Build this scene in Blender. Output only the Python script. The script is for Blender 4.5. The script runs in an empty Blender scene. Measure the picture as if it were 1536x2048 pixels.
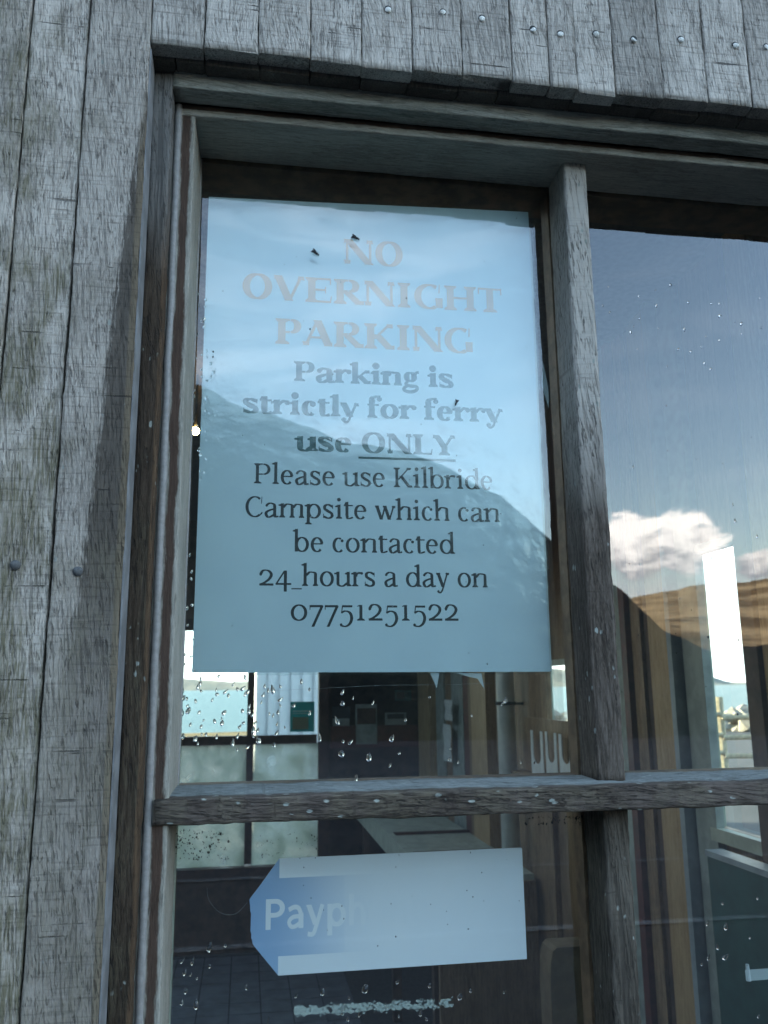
import bpy, bmesh, math, random
from mathutils import Vector, Matrix, noise as mnoise
random.seed(7)
SC = bpy.context.scene
COL = SC.collection
rad = math.radians
# ---------------------------------------------------------------- camera
RT = Vector((0.98735203, -0.02220398, -0.15698073)); FW = Vector((-0.15820418, -0.20270561, -0.96637564)); UP = Vector((-0.01036349, 0.97898796, -0.20365456))
CAM = Vector((0, -.585, 1.5)); FPX = 1690.0
R3 = Matrix((RT, FW, UP))
cd = bpy.data.cameras.new('camera'); cam = bpy.data.objects.new('camera', cd); COL.objects.link(cam)
cam.matrix_world = Matrix.Translation(CAM) @ R3.to_4x4()
cd.sensor_fit = 'VERTICAL'; cd.sensor_height = 36; cd.lens = FPX/2048*36; cd.clip_start = .02; cd.clip_end = 20000
cd.dof.use_dof = True; cd.dof.focus_distance = .68; cd.dof.aperture_fstop = 18
SC.camera = cam
# ---------------------------------------------------------------- light
SUN_EL, SUN_AZ = 13.0, -60.0            # azimuth from +y (into the building) towards +x
sv = Vector((math.sin(rad(SUN_AZ))*math.cos(rad(SUN_EL)), math.cos(rad(SUN_AZ))*math.cos(rad(SUN_EL)), math.sin(rad(SUN_EL))))
ld = bpy.data.lights.new('sun', 'SUN'); ld.energy = 4.6; ld.angle = rad(.5); ld.color = (1, .86, .66)
sun = bpy.data.objects.new('sun', ld); COL.objects.link(sun); sun.rotation_euler = sv.to_track_quat('Z', 'Y').to_euler()
SC.view_settings.view_transform = 'Standard'; SC.view_settings.look = 'None'; SC.view_settings.gamma = 1; SC.view_settings.use_curve_mapping = False
SC.view_settings.exposure = 3.0
SC.cycles.max_bounces = 10; SC.cycles.transparent_max_bounces = 24; SC.cycles.transmission_bounces = 10; SC.cycles.glossy_bounces = 5
SC.cycles.sample_clamp_indirect = 6; SC.cycles.use_denoising = True; SC.cycles.caustics_reflective = False
# ---------------------------------------------------------------- node helper
class NT:
    def __init__(s, tree): s.t = tree; s.n = tree.nodes; s.l = tree.links
    def new(s, kind, **k):
        n = s.n.new(kind)
        for a, b in k.items(): setattr(n, a, b)
        return n
    def put(s, sock, v):
        if isinstance(v, bpy.types.NodeSocket): s.l.new(v, sock)
        elif v is not None:
            if isinstance(v, (tuple, list)) and len(v) == 3 and sock.type == 'RGBA': v = (*v, 1)
            sock.default_value = v
    def m(s, op, a, b=None, c=None, clamp=False):
        n = s.new('ShaderNodeMath', operation=op, use_clamp=clamp); s.put(n.inputs[0], a); s.put(n.inputs[1], b); s.put(n.inputs[2], c); return n.outputs[0]
    def v(s, op, a, b=None):
        n = s.new('ShaderNodeVectorMath', operation=op); s.put(n.inputs[0], a)
        if b is not None: s.put(n.inputs[1], b)
        return n.outputs['Value'] if op in ('LENGTH', 'DOT_PRODUCT') else n.outputs[0]
    def xyz(s, vec): n = s.new('ShaderNodeSeparateXYZ'); s.put(n.inputs[0], vec); return n.outputs
    def comb(s, x, y, z): n = s.new('ShaderNodeCombineXYZ'); s.put(n.inputs[0], x); s.put(n.inputs[1], y); s.put(n.inputs[2], z); return n.outputs[0]
    def noise(s, vec, scale=1.0, detail=3.0, rough=.5, dist=0.0, w=None):
        n = s.new('ShaderNodeTexNoise'); s.put(n.inputs['Vector'], vec); n.inputs['Scale'].default_value = scale; n.inputs['Detail'].default_value = detail
        n.inputs['Roughness'].default_value = rough; n.inputs['Distortion'].default_value = dist; return n.outputs[0]
    def voro(s, vec, scale=1.0, feature='F1'):
        n = s.new('ShaderNodeTexVoronoi', feature=feature); s.put(n.inputs['Vector'], vec); n.inputs['Scale'].default_value = scale; return n.outputs
    def ss(s, x, a, b):                     # smoothstep, 0 at a, 1 at b
        n = s.new('ShaderNodeMapRange', interpolation_type='SMOOTHSTEP'); s.put(n.inputs[0], x)
        s.put(n.inputs[1], a); s.put(n.inputs[2], b); n.inputs[3].default_value = 0; n.inputs[4].default_value = 1
        return n.outputs[0]
    def mix(s, f, a, b, mode='MIX'):
        n = s.new('ShaderNodeMix', data_type='RGBA', blend_type=mode); s.put(n.inputs[0], f); s.put(n.inputs[6], a); s.put(n.inputs[7], b); return n.outputs[2]
def new_mat(name):
    m = bpy.data.materials.new(name); m.use_nodes = True; t = NT(m.node_tree); t.n.clear()
    out = t.new('ShaderNodeOutputMaterial'); return m, t, out
def principled(t, out, color, rough=.8, bump=None, bdist=.001, bstr=1.0, **k):
    b = t.new('ShaderNodeBsdfPrincipled'); t.put(b.inputs['Base Color'], color); t.put(b.inputs['Roughness'], rough)
    for a, v in k.items(): t.put(b.inputs[a.replace('_', ' ')], v)
    if bump is not None:
        n = t.new('ShaderNodeBump'); n.inputs['Strength'].default_value = bstr; n.inputs['Distance'].default_value = bdist
        t.put(n.inputs['Height'], bump); t.l.new(n.outputs[0], b.inputs['Normal'])
    t.l.new(b.outputs[0], out.inputs[0]); return b
def pos(t): return t.new('ShaderNodeNewGeometry').outputs['Position']
# ---------------------------------------------------------------- world: sky and clouds
W = bpy.data.worlds.new('World'); SC.world = W; W.use_nodes = True
t = NT(W.node_tree); t.n.clear()
out = t.new('ShaderNodeOutputWorld'); bg = t.new('ShaderNodeBackground')
sky = t.new('ShaderNodeTexSky', sky_type='NISHITA', sun_disc=False); sky.sun_elevation = rad(SUN_EL); sky.sun_rotation = rad(SUN_AZ); sky.air_density = 1.0; sky.dust_density = .8; sky.ozone_density = .85
d = t.new('ShaderNodeTexCoord').outputs['Generated']; dx, dy, dz = t.xyz(d)
az = t.m('MULTIPLY', t.m('ARCTAN2', dx, t.m('MULTIPLY', dy, -1)), 57.2958)      # degrees, 0 = straight out from the window
el = t.m('MULTIPLY', t.m('ARCSINE', dz), 57.2958)
n1 = t.noise(t.comb(t.m('MULTIPLY', az, .42), t.m('MULTIPLY', el, .75), 3.0), 1.0, 8, .6, .1)
n2 = t.noise(t.comb(t.m('MULTIPLY', az, .05), t.m('MULTIPLY', el, .22), 8.0), 1.0, 6, .6, .8)
def blob(a0, e0, sa, se):
    a = t.m('DIVIDE', t.m('SUBTRACT', az, a0), sa); e = t.m('DIVIDE', t.m('SUBTRACT', el, e0), se)
    return t.m('SUBTRACT', 1.0, t.m('ADD', t.m('MULTIPLY', a, a), t.m('MULTIPLY', e, e)))
hot = None
for b in [(26.0, 8.8, 2.6, 2.3), (28.9, 9.0, 2.6, 2.1), (34.5, 7.2, 3, 1.1), (-60, 12, 22, 5), (75, 9, 20, 4), (150, 10, 26, 5), (-140, 13, 20, 4)]:
    k = blob(*b); hot = k if hot is None else t.m('MAXIMUM', hot, k)
cum = t.ss(t.m('ADD', t.m('MULTIPLY', hot, .8), t.m('MULTIPLY', t.m('SUBTRACT', n1, .5), 2.3)), -.05, .38)
lit = t.ss(t.m('ADD', t.m('MULTIPLY', t.m('SUBTRACT', n1, .5), 6.0), t.m('MULTIPLY', t.m('SUBTRACT', el, 8.2), .6)), -1.2, 1.2)
ccol = t.mix(lit, (3.0, 3.3, 3.7), (11.5, 11.1, 10.6))
low = t.m('MULTIPLY', t.ss(t.m('ADD', el, t.m('MULTIPLY', n1, 3)), 10.0, 6.5), .75)
veil = t.m('MULTIPLY', t.ss(n2, .42, .72), t.m('ADD', .06, t.m('MULTIPLY', t.ss(az, 22, 8), .16)))
c = t.mix(veil, sky.outputs[0], (8.0, 8.6, 9.4))
c = t.mix(low, c, (4.6, 4.9, 5.3))
c = t.mix(cum, c, ccol)
t.l.new(c, bg.inputs[0]); bg.inputs[1].default_value = .12; t.l.new(bg.outputs[0], out.inputs[0])
# ---------------------------------------------------------------- geometry helpers
def ray(px, py): return R3 @ Vector((px-768, 1024-py, -FPX))
def at_y(px, py, y): d = ray(px, py); return CAM + d*((y-CAM.y)/d.y)
def at_x(px, py, x): d = ray(px, py); return CAM + d*((x-CAM.x)/d.x)
def at_z(px, py, z): d = ray(px, py); return CAM + d*((z-CAM.z)/d.z)
def obj(name, verts, faces, mat, parent=None, smooth=False, mesh=None):
    if mesh is None:
        mesh = bpy.data.meshes.new(name); off = parent_world(parent)
        mesh.from_pydata([(v[0]-off.x, v[1]-off.y, v[2]-off.z) for v in verts], [], faces)
        if smooth: mesh.polygons.foreach_set('use_smooth', [True]*len(mesh.polygons))
        if mat: mesh.materials.append(mat)
        mesh.validate(); mesh.update()
    o = bpy.data.objects.new(name, mesh); COL.objects.link(o)
    if parent: o.parent = parent
    return o
def parent_world(p):
    v = Vector((0, 0, 0))
    while p: v = v + Vector(p.location); p = p.parent
    return v
def tag(o, label=None, cat=None, group=None, kind=None):
    for k, v in (('label', label), ('category', cat), ('group', group), ('kind', kind)):
        if v: o[k] = v
    return o
def thing(name, loc, label, cat, group=None, kind=None):
    o = bpy.data.objects.new(name, None); COL.objects.link(o); o.location = loc; o.empty_display_size = .05
    return tag(o, label, cat, group, kind)
class MB:
    def __init__(s): s.v, s.f = [], []
    def add(s, v, f): b = len(s.v); s.v += [tuple(x) for x in v]; s.f += [tuple(i+b for i in q) for q in f]; return s
    def box(s, x0, x1, y0, y1, z0, z1):
        return s.add([(x0,y0,z0),(x1,y0,z0),(x1,y1,z0),(x0,y1,z0),(x0,y0,z1),(x1,y0,z1),(x1,y1,z1),(x0,y1,z1)],
                     [(0,3,2,1),(4,5,6,7),(0,1,5,4),(1,2,6,5),(2,3,7,6),(3,0,4,7)])
    def tube(s, a, b, r0, r1=None, n=10, cap=True):
        a, b = Vector(a), Vector(b); r1 = r0 if r1 is None else r1; q = (b-a).to_track_quat('Z', 'Y'); V = []; 
        for c, r in ((a, r0), (b, r1)):
            for i in range(n): V.append(c + q @ Vector((r*math.cos(i*2*math.pi/n), r*math.sin(i*2*math.pi/n), 0)))
        F = [(i, (i+1) % n, n+(i+1) % n, n+i) for i in range(n)]
        if cap: F += [tuple(range(n))[::-1], tuple(range(n, 2*n))]
        return s.add(V, F)
    def build(s, name, mat, parent=None, smooth=False): return obj(name, s.v, s.f, mat, parent, smooth)
def box(name, mat, parent, *a): return MB().box(*a).build(name, mat, parent)
def timber(name, mat, parent, x0, x1, y0, y1, z0, z1, axis='z', jit=.0004, bev=.0012, seg=.006, taper=None, seed=None):
    """a sawn length of wood: bevelled section swept along its grain with slightly wandering edges"""
    rnd = random.Random(seed if seed is not None else random.random())
    A = {'z': (z0, z1), 'x': (x0, x1), 'y': (y0, y1)}[axis]
    U, V = {'z': ((x0, x1), (y0, y1)), 'x': ((y0, y1), (z0, z1)), 'y': ((z0, z1), (x0, x1))}[axis]
    n = max(2, int((A[1]-A[0])/seg)); b = bev; i2 = b*2.2
    us, vs = U, V
    sec = []
    for (cu, cv, du, dv) in ((us[0], vs[0], 1, 1), (us[1], vs[0], -1, 1), (us[1], vs[1], -1, -1), (us[0], vs[1], 1, -1)):
        p = [(cu, cv+dv*i2), (cu, cv+dv*b), (cu+du*b*.3, cv+dv*b*.3), (cu+du*b, cv), (cu+du*i2, cv)]
        if (cu == us[1]) != (cv == vs[1]): p = p[::-1]
        sec += p
    K = len(sec); verts = []; ph = [rnd.uniform(0, 100) for _ in range(4)]
    for k in range(n+1):
        a = A[0] + (A[1]-A[0])*k/n
        for j, (u, v) in enumerate(sec):
            q = j//5
            w1 = mnoise.noise(Vector((a*28, ph[q], 0)))*jit*2.2 + rnd.gauss(0, jit*.55)
            w2 = mnoise.noise(Vector((a*28, ph[q], 7)))*jit*2.2 + rnd.gauss(0, jit*.55)
            e = 0
            if k in (0, n): e = rnd.gauss(0, jit*1.2)
            uu, vv = u+w1*.9, v+w2*.6
            if taper:  uu, vv = taper(a, uu, vv, q)
            p = {'z': (uu, vv, a+e), 'x': (a+e, uu, vv), 'y': (vv, a+e, uu)}[axis]; verts.append(p)
    F = [(k*K+j, k*K+(j+1) % K, (k+1)*K+(j+1) % K, (k+1)*K+j) for k in range(n) for j in range(K)]
    ns = len(F); F += [tuple(range(K))[::-1], tuple(range(n*K, n*K+K))]
    o = obj(name, verts, F, mat, parent)
    sm = [True]*ns + [False]*2; o.data.polygons.foreach_set('use_smooth', sm); return o
# ---------------------------------------------------------------- lettering: a serif and a sans face drawn from pen strokes
def _cr(pts, n=7, closed=False):
    out = []; N = len(pts)
    if N == 2 and not closed: return [tuple(map(float, p)) for p in pts]
    rng = range(N if closed else N - 1)
    for i in rng:
        g = (lambda k: pts[k % N]) if closed else (lambda k: pts[min(max(k, 0), N - 1)])
        p0, p1, p2, p3 = g(i - 1), g(i), g(i + 1), g(i + 2)
        for j in range(n):
            t = j / n
            out.append(tuple(.5 * (2*b + (c - a)*t + (2*a - 5*b + 4*c - d)*t*t + (3*b - a - 3*c + d)*t**3) for a, b, c, d in zip(p0, p1, p2, p3)))
    if not closed: out.append(tuple(map(float, pts[-1])))
    return out
class Pen:
    def __init__(s, T, t): s.T, s.t, s.P = T, t, []
    def poly(s, *p): s.P.append(list(p))
    def stem(s, x, a, b, w=None):
        w = (w or s.T) / 2; s.poly((x-w, a), (x+w, a), (x+w, b), (x-w, b))
    def bar(s, a, b, y, h=None):
        h = (h or s.t) / 2; s.poly((a, y-h), (b, y-h), (b, y+h), (a, y+h))
    def foot(s, x, y, l, r, up=True):          # slab serif with a little bracket; up: grows upwards from y
        d = 1 if up else -1; k = s.t*1.02; w = s.T/2
        s.poly((x-l, y), (x+r, y), (x+r, y+d*k*.7), (x+w, y+d*k*1.7), (x-w, y+d*k*1.7), (x-l, y+d*k*.7))
    def flag(s, x, y, l):                      # slanted top-left serif of a lowercase stem
        w = s.T/2; k = s.t
        s.poly((x-l, y-k*1.0), (x-l, y-k*1.9), (x-w, y-k*2.1), (x-w, y), (x+w, y), (x+w, y+k*.25))
    def diag(s, x0, y0, x1, y1, w):
        w = w/2; s.poly((x0-w, y0), (x0+w, y0), (x1+w, y1), (x1-w, y1))
    def ball(s, x, y, r): s.poly(*[(x+r*math.cos(a*math.pi/8), y+r*math.sin(a*math.pi/8)) for a in range(16)])
    def path(s, pts, closed=False, w=None, pw=1.35, ends=(1, 1)):
        q = _cr(pts, 7, closed); N = len(q); L = []; R = []
        for i, p in enumerate(q):
            a = q[(i-1) % N] if closed else q[max(i-1, 0)]; b = q[(i+1) % N] if closed else q[min(i+1, N-1)]
            dx, dy = b[0]-a[0], b[1]-a[1]; d = math.hypot(dx, dy) or 1
            ww = w if w else s.t + (s.T - s.t)*abs(dy/d)**pw
            if not closed:
                f = i/(N-1); ww *= ends[0] + (1-ends[0])*min(1, f*3) if f < .33 else (ends[1] + (1-ends[1])*min(1, (1-f)*3) if f > .67 else 1)
            L.append((p[0]-dy/d*ww/2, p[1]+dx/d*ww/2)); R.append((p[0]+dy/d*ww/2, p[1]-dx/d*ww/2))
        s.P.append(('strip', L, R, closed))
    def ring(s, x0, x1, y0, y1):
        x0 += s.T/2; x1 -= s.T/2; y0 += s.t/2; y1 -= s.t/2; cx, cy = (x0+x1)/2, (y0+y1)/2
        s.path([(cx+(x1-cx)*math.cos(a*math.pi/8), cy+(y1-cy)*math.sin(a*math.pi/8)) for a in range(16)], True)
    def arc(s, x0, x1, y0, y1, a0, a1, **k):
        x0 += s.T/2; x1 -= s.T/2; y0 += s.t/2; y1 -= s.t/2; cx, cy = (x0+x1)/2, (y0+y1)/2; n = max(4, int(abs(a1-a0)/20))
        s.path([(cx+(x1-cx)*math.cos(math.radians(a0+(a1-a0)*i/n)), cy+(y1-cy)*math.sin(math.radians(a0+(a1-a0)*i/n))) for i in range(n+1)], **k)
ADV = dict(zip('abcdefghiklmnoprstuwy', (504,560,454,575,484,325,510,582,293,535,287,880,591,539,571,410,432,346,576,738,493)))
ADV.update({'N':767,'O':744,'V':666,'E':653,'R':702,'I':390,'G':725,'H':815,'T':618,'P':610,'A':670,'K':695,'L':602,'Y':615,'C':642,
            '0':613,'1':429,'2':559,'4':565,'5':528,'7':503,' ':241,'_':330})
ADVB = dict(ADV); ADVB.update(dict(zip('abcdefghiklmnoprstuwy', (596,640,512,650,573,395,575,665,345,630,335,990,670,640,655,520,510,400,665,850,570))))
ADVB.update({'N':815,'O':812,'V':760,'E':722,'R':782,'I':450,'G':805,'H':890,'T':690,'P':700,'A':765,'K':800,'L':665,'Y':720,' ':254})
def serif(ch, bold):
    W = (ADVB if bold else ADV)[ch]; T, t = (186, 62) if bold else (103, 45)
    p = Pen(T, t); X, C, A, D = 482, 692, 757, -215; s = T/2 + (66 if bold else 62); h = T/2; m = 45
    S, F, B = p.stem, p.foot, p.bar
    def cap(x, l=s, r=s, top=True, bot=True):
        S(x, 0, C)
        if bot: F(x, 0, l, r)
        if top: F(x, C, l, r, False)
    if ch == 'N':
        p.stem(m+60, 0, C, t*1.15); p.foot(m+62, 0, 70, 80)
        p.foot(m+65, C, 80, 20, False); p.stem(W-m-55, 0, C, t*1.15); F(W-m-60, C, 85, 70, False)
        p.diag(m+75, C, W-m-72, 0, T*1.25)
    elif ch == 'O': p.ring(38, W-38, -12, C+12)
    elif ch == 'C':
        p.arc(38, W+30, -12, C+12, 52, 308); p.poly((W-88, C*.66), (W-60, C*.66), (W-52, C+4), (W-75, C+4)); p.path([(W-110, 75), (W-60, 140), (W-50, 165)], w=t)
    elif ch == 'G':
        p.arc(38, W+40, -12, C+12, 55, 300); S(W-115, 40, 290); F(W-115, 315, 100, 95, False); p.poly((W-128, C*.66), (W-100, C*.66), (W-92, C+4), (W-115, C+4))
    elif ch == 'V':
        p.diag(95, C, W/2+5, 0, T*1.12); p.diag(W-80, C, W/2+12, 0, t*1.3); F(95, C, 85, 85, False); F(W-82, C, 75, 72, False)
    elif ch == 'A':
        p.diag(85, 0, W/2-5, C+5, t*1.35); p.diag(W-105, 0, W/2-8, C+8, T*1.14); F(85, 0, 72, 85); F(W-105, 0, 95, 92); B(W*.26, W*.68, 225)
    elif ch == 'E':
        x = m+h+50; cap(x); B(x, W-60, C-t/2); B(x, W-55, t/2); B(x, W-190, 355)
        p.poly((W-85, C), (W-52, C), (W-48, C-175), (W-75, C-175)); p.poly((W-85, 0), (W-52, 0), (W-25, 190), (W-52, 190)); p.poly((W-200, 265), (W-175, 265), (W-175, 445), (W-200, 445))
    elif ch == 'L':
        x = m+h+50; cap(x); B(x, W-55, t/2); p.poly((W-80, 0), (W-48, 0), (W-22, 200), (W-50, 200))
    elif ch == 'I': cap(W/2)
    elif ch == 'H':
        cap(m+h+45); cap(W-m-h-45); B(m+T, W-m-T, 350)
    elif ch == 'T':
        cap(W/2, top=False, l=s+20, r=s+20); B(32, W-32, C-t/2)
        p.poly((30, C), (62, C), (58, C-185), (28, C-185)); p.poly((W-62, C), (W-30, C), (W-28, C-185), (W-58, C-185))
    elif ch in 'PR':
        x = m+h+45; r = W-30 if ch == 'P' else W-110; cap(x, top=True, r=s+ (30 if ch == 'P' else 0)); mid = 300 if ch == 'P' else 325
        B(x, x+ (r-x)*.42, C-t/2); B(x, x+(r-x)*.42, mid+t/2); p.arc(x-(r-x)*.1, r, mid, C, 90, -90)
        if ch == 'R': p.diag(W*.44, mid+20, W-95, 0, T*1.2); F(W-85, 0, 60, 90)
    elif ch == 'K':
        x = m+h+45; cap(x); p.diag(x+h, 265, W-125, C, t*1.5); p.diag(W*.42, 395, W-105, 0, T*1.25); F(W-95, 0, 90, 88); F(W-130, C, 75, 85, False)
    elif ch == 'Y':
        S(W/2, 0, 310); F(W/2, 0, s+15, s+15); p.diag(100, C, W/2, 270, T*1.15); p.diag(W-95, C, W/2+20, 280, t*1.4); F(95, C, 80, 80, False); F(W-92, C, 72, 70, False)
    elif ch == 'l': x = W/2+5; S(x, 0, A); F(x, 0, s*.95, s*.95); p.flag(x, A, s+20)
    elif ch == 'i': x = W/2+5; S(x, 0, X); F(x, 0, s*.95, s*.95); p.flag(x, X, s+20); p.ball(x-4, 655, h*1.28)
    elif ch in 'nmh':
        x = 85+h*.6; S(x, 0, A if ch == 'h' else X); F(x, 0, s*.9, s*.9); p.flag(x, A if ch == 'h' else X, s+15)
        xs = [x, W-85-h*.6] if ch != 'm' else [x, W/2+8, W-85-h*.6]
        for a, b in zip(xs, xs[1:]):
            S(b, 0, X*.66); F(b, 0, s*.8, s*.8); p.path([(a+h*.7, X*.72), (a+(b-a)*.38, X*.92), (a+(b-a)*.62, X-t*.55), (b-T*.12, X*.88), (b, X*.62)])
    elif ch == 'u':
        x = 78+h*.6; y = W-85-h*.6; S(x, X*.3, X); p.flag(x, X, s+15); S(y, 0, X); p.flag(y, X, s+5); p.foot(y, 0, 0, s)
        p.path([(x, X*.34), (x+T*.15, X*.1), (x+(y-x)*.45, t*.1), (y-h*.7, X*.22)])
    elif ch == 'r':
        x = 82+h*.6; S(x, 0, X); F(x, 0, s*.9, s*1.05); p.flag(x, X, s+15); p.path([(x+h*.8, X*.68), (x+T*.9, X*.9), (W-70, X-t*.8)], w=t*1.5); p.ball(W-62, X-T*.42-5, T*.44)
    elif ch in 'odbqp':
        if ch == 'o': p.ring(30, W-30, -12, X+12)
        elif ch == 'd': x = W-88-h*.5; p.ring(30, x+h*.9, -12, X+12); S(x, 0, A); p.flag(x, A, s+15); p.foot(x, 0, 0, s)
        elif ch == 'b': x = 70+h*.7; p.ring(x-h*.9, W-28, -12, X+12); S(x, 0, A); p.flag(x, A, s+10)
        elif ch == 'p': x = 82+h*.6; p.ring(x-h*.9, W-28, -12, X+12); S(x, D, X); p.flag(x, X, s+15); F(x, D, s*.95, s*1.05)
    elif ch == 'c': p.arc(32, W+5, -12, X+12, 62, 315); p.ball(W-T*.5-40, X*.8, T*.5)
    elif ch == 'e': p.arc(30, W-22, -12, X+12, 8, 318); B(60, W-50, X*.56, t)
    elif ch == 's':
        p.path([(W-62, X*.83), (W*.5, X+12-t*.5), (W*.24, X*.88), (W*.25, X*.66), (W*.5, X*.52), (W*.76, X*.36), (W*.78, X*.14), (W*.5, -12+t*.5), (48, X*.15)], pw=.9, w=None)
        p.path([(W*.23, X*.74), (W*.32, X*.62), (W*.5, X*.51), (W*.68, X*.42), (W*.78, X*.27)], w=T*.92, ends=(.5, .5))
        p.poly((W-78, X*.68), (W-54, X*.68), (W-54, X+4), (W-78, X*.93)); p.poly((40, -2), (62, 18), (66, X*.34), (40, X*.34))
    elif ch == 't':
        x = 90+h*.75; S(x, X*.25, X+95); p.poly((x-h, X+95), (x-h-50, X-8), (x, X-8), (x+h, X+110)); B(18, W-12, X-t/2)
        p.path([(x, X*.27), (x+T*.2, X*.06), (x+T*.75, t*.3), (W-8, X*.11)])
    elif ch == 'f':
        x = 90+h*.7; S(x, 0, X+150); F(x, 0, s*.9, s*1.1); B(18, W-18, X-t/2); p.path([(x, X+140), (x+T*.2, A-60), (x+T*1.05, A-t*.2), (W+10, A-45)]); p.ball(W+4, A-T*.5-12, T*.45)
    elif ch == 'k':
        x = 80+h*.6; S(x, 0, A); F(x, 0, s*.9, s*.9); p.flag(x, A, s+15); p.diag(x+h*.8, 190, W-115, X, t*1.5); p.diag(W*.42, 290, W-90, 0, T*1.2); F(W-85, 0, 75, 75); F(W-118, X, 62, 78, False)
    elif ch == 'y':
        p.diag(82, X, W/2+6, 0, T*1.12); p.path([(W-78, X), (W/2+16, 10), (W*.44, -120), (W*.3, D+25), (W*.16, D+45)], w=t*1.25); p.ball(W*.17, D+T*.5+18, T*.42)
        F(88, X, 74, 78, False); F(W-80, X, 66, 66, False)
    elif ch == 'w':
        p.diag(78, X, W*.32, 0, T*1.1); p.diag(W*.5, X, W*.33, 0, t*1.3); p.diag(W*.48, X, W*.69, 0, T*1.1); p.diag(W-70, X, W*.7, 0, t*1.3)
        F(82, X, 68, 72, False); F(W*.49, X, 75, 60, False); F(W-74, X, 62, 60, False)
    elif ch == 'g':
        p.ring(48, W-95, 140, X+12); p.path([(W-150, X-50), (W-95, X+5), (W-25, X+5)], w=t*1.5)
        p.path([(W*.3, 150), (W*.2, 80), (W*.28, 25), (W*.55, 5)], w=t*1.6)
        p.path([(W*.27, 20), (W*.5, -2), (W*.78, -15), (W*.83, -90), (W*.72, -170), (W*.42, D+5), (W*.14, -170), (W*.1, -95), (W*.27, 10)], pw=1, w=t*1.8)
    elif ch == 'a':
        x = W-105-h*.6; S(x, X*.2, X*.72); p.path([(x, X*.68), (x-T*.2, X*.9), (W*.42, X-t*.1), (W*.2, X*.86)]); p.ball(W*.2, X*.82, T*.42)
        p.path([(x, X*.24), (x+T*.2, X*.05), (x+T*.6, t*.4), (W-6, X*.08)])
        p.path([(x, X*.6), (W*.42, X*.5), (W*.2, X*.36), (W*.17, X*.2), (W*.28, X*.02), (W*.46, X*.04), (x, X*.22)], pw=1.2)
    elif ch == '0': p.ring(35, W-35, -12, X+22)
    elif ch == '1': S(W/2, 0, X+15); F(W/2, 0, s+20, s+20); p.poly((W/2-h, X+15), (W/2-h, X-30), (W/2-h-70, X-45), (W/2-h-70, X-20))
    elif ch == '2': p.path([(75, X*.76), (W*.3, X+12), (W*.6, X+8), (W*.78, X*.78), (W*.68, X*.48), (W*.4, X*.22), (70, T*.4)]); B(45, W-45, T*.36, T*.72); p.ball(85, X*.76, T*.42)
    elif ch == '4': S(W*.62, -190, X+20); B(25, W-15, 60, T*.6); p.diag(48, 60, W*.58, X+20, t*1.4)
    elif ch == '5': p.path([(W*.16, 245), (W*.42, 300), (W*.7, 250), (W*.82, 90), (W*.72, -80), (W*.45, -180), (58, -150)]); p.ball(82, -130, T*.45); p.poly((78, 240), (112, 240), (150, X), (112, X)); B(115, W-70, X-T*.3, T*.65)
    elif ch == '7': B(40, W-25, X-T*.3, T*.68); p.diag(W-45, X-20, W*.3, -195, T*.95); p.poly((40, X), (68, X), (68, X-150), (40, X-150))
    elif ch == '_': B(-10, W+10, -95, 40)
    return p.P, W
SAN = {'P': 640, 'a': 570, 'y': 560, 'p': 625, 'h': 605, 'o': 610, 'n': 605, 'e': 575}
def sans(ch, bold=True):
    W = SAN[ch]; T, t = 142, 112; p = Pen(T, t); X, C, A, D = 540, 720, 760, -210; h = T/2
    if ch == 'P': p.stem(75+h, 0, C); p.bar(70+T, W*.56, C-t/2); p.bar(70+T, W*.56, 280+t/2); p.arc(60, W-25, 280, C, 90, -90)
    elif ch in 'po': 
        p.ring(30 if ch == 'o' else 62, W-25, -10, X+10)
        if ch == 'p': p.stem(62+h, D, X)
    elif ch in 'hn':
        p.stem(62+h, 0, A if ch == 'h' else X); p.stem(W-58-h, 0, X*.62); p.path([(62+T*.8, X*.7), (W*.42, X*.9), (W*.66, X*.86), (W-58-h, X*.58)], w=t*1.05)
    elif ch == 'y': p.diag(85, X, W/2+10, 60, T*1.08); p.path([(W-80, X), (W/2+20, 30), (W*.38, D+60), (60, D+65)], w=t)
    elif ch == 'e': p.arc(28, W-25, -10, X+10, 0, 305); p.bar(80, W-60, X*.47, t*.8)
    elif ch == 'a':
        p.stem(W-62-h, 0, X*.66); p.path([(W-62-h, X*.62), (W*.64, X*.88), (W*.42, X*.93), (85, X*.82)], w=t)
        p.path([(W-62-h, X*.52), (W*.38, X*.5), (W*.17, X*.3), (W*.28, X*.09), (W*.5, X*.1), (W-62-h, X*.27)], w=t*.92)
    return p.P, W
def text_polys(txt, font, bold, x0, x1, y, size, slope=0.0):
    """polygons of one line between x0 and x1 (metres), baseline y, em size"""
    adv = sum(font(c, bold)[1] if c != ' ' else 250 for c in txt)
    sx = (x1 - x0) / adv; k = size/1000; out = []; pen = 0; lv = 0
    for c in txt:
        if c == ' ': pen += 250; continue
        P, w = font(c, bold)
        for i, g in enumerate(P):
            M = lambda q: (x0 + (pen + q[0])*sx, y + q[1]*k)
            if g[0] == 'strip': out.append((i, 'strip', [M(q) for q in g[1]], [M(q) for q in g[2]], g[3]))
            else: out.append((i, 'poly', [M(q) for q in g]))
        pen += w
    return out
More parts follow.
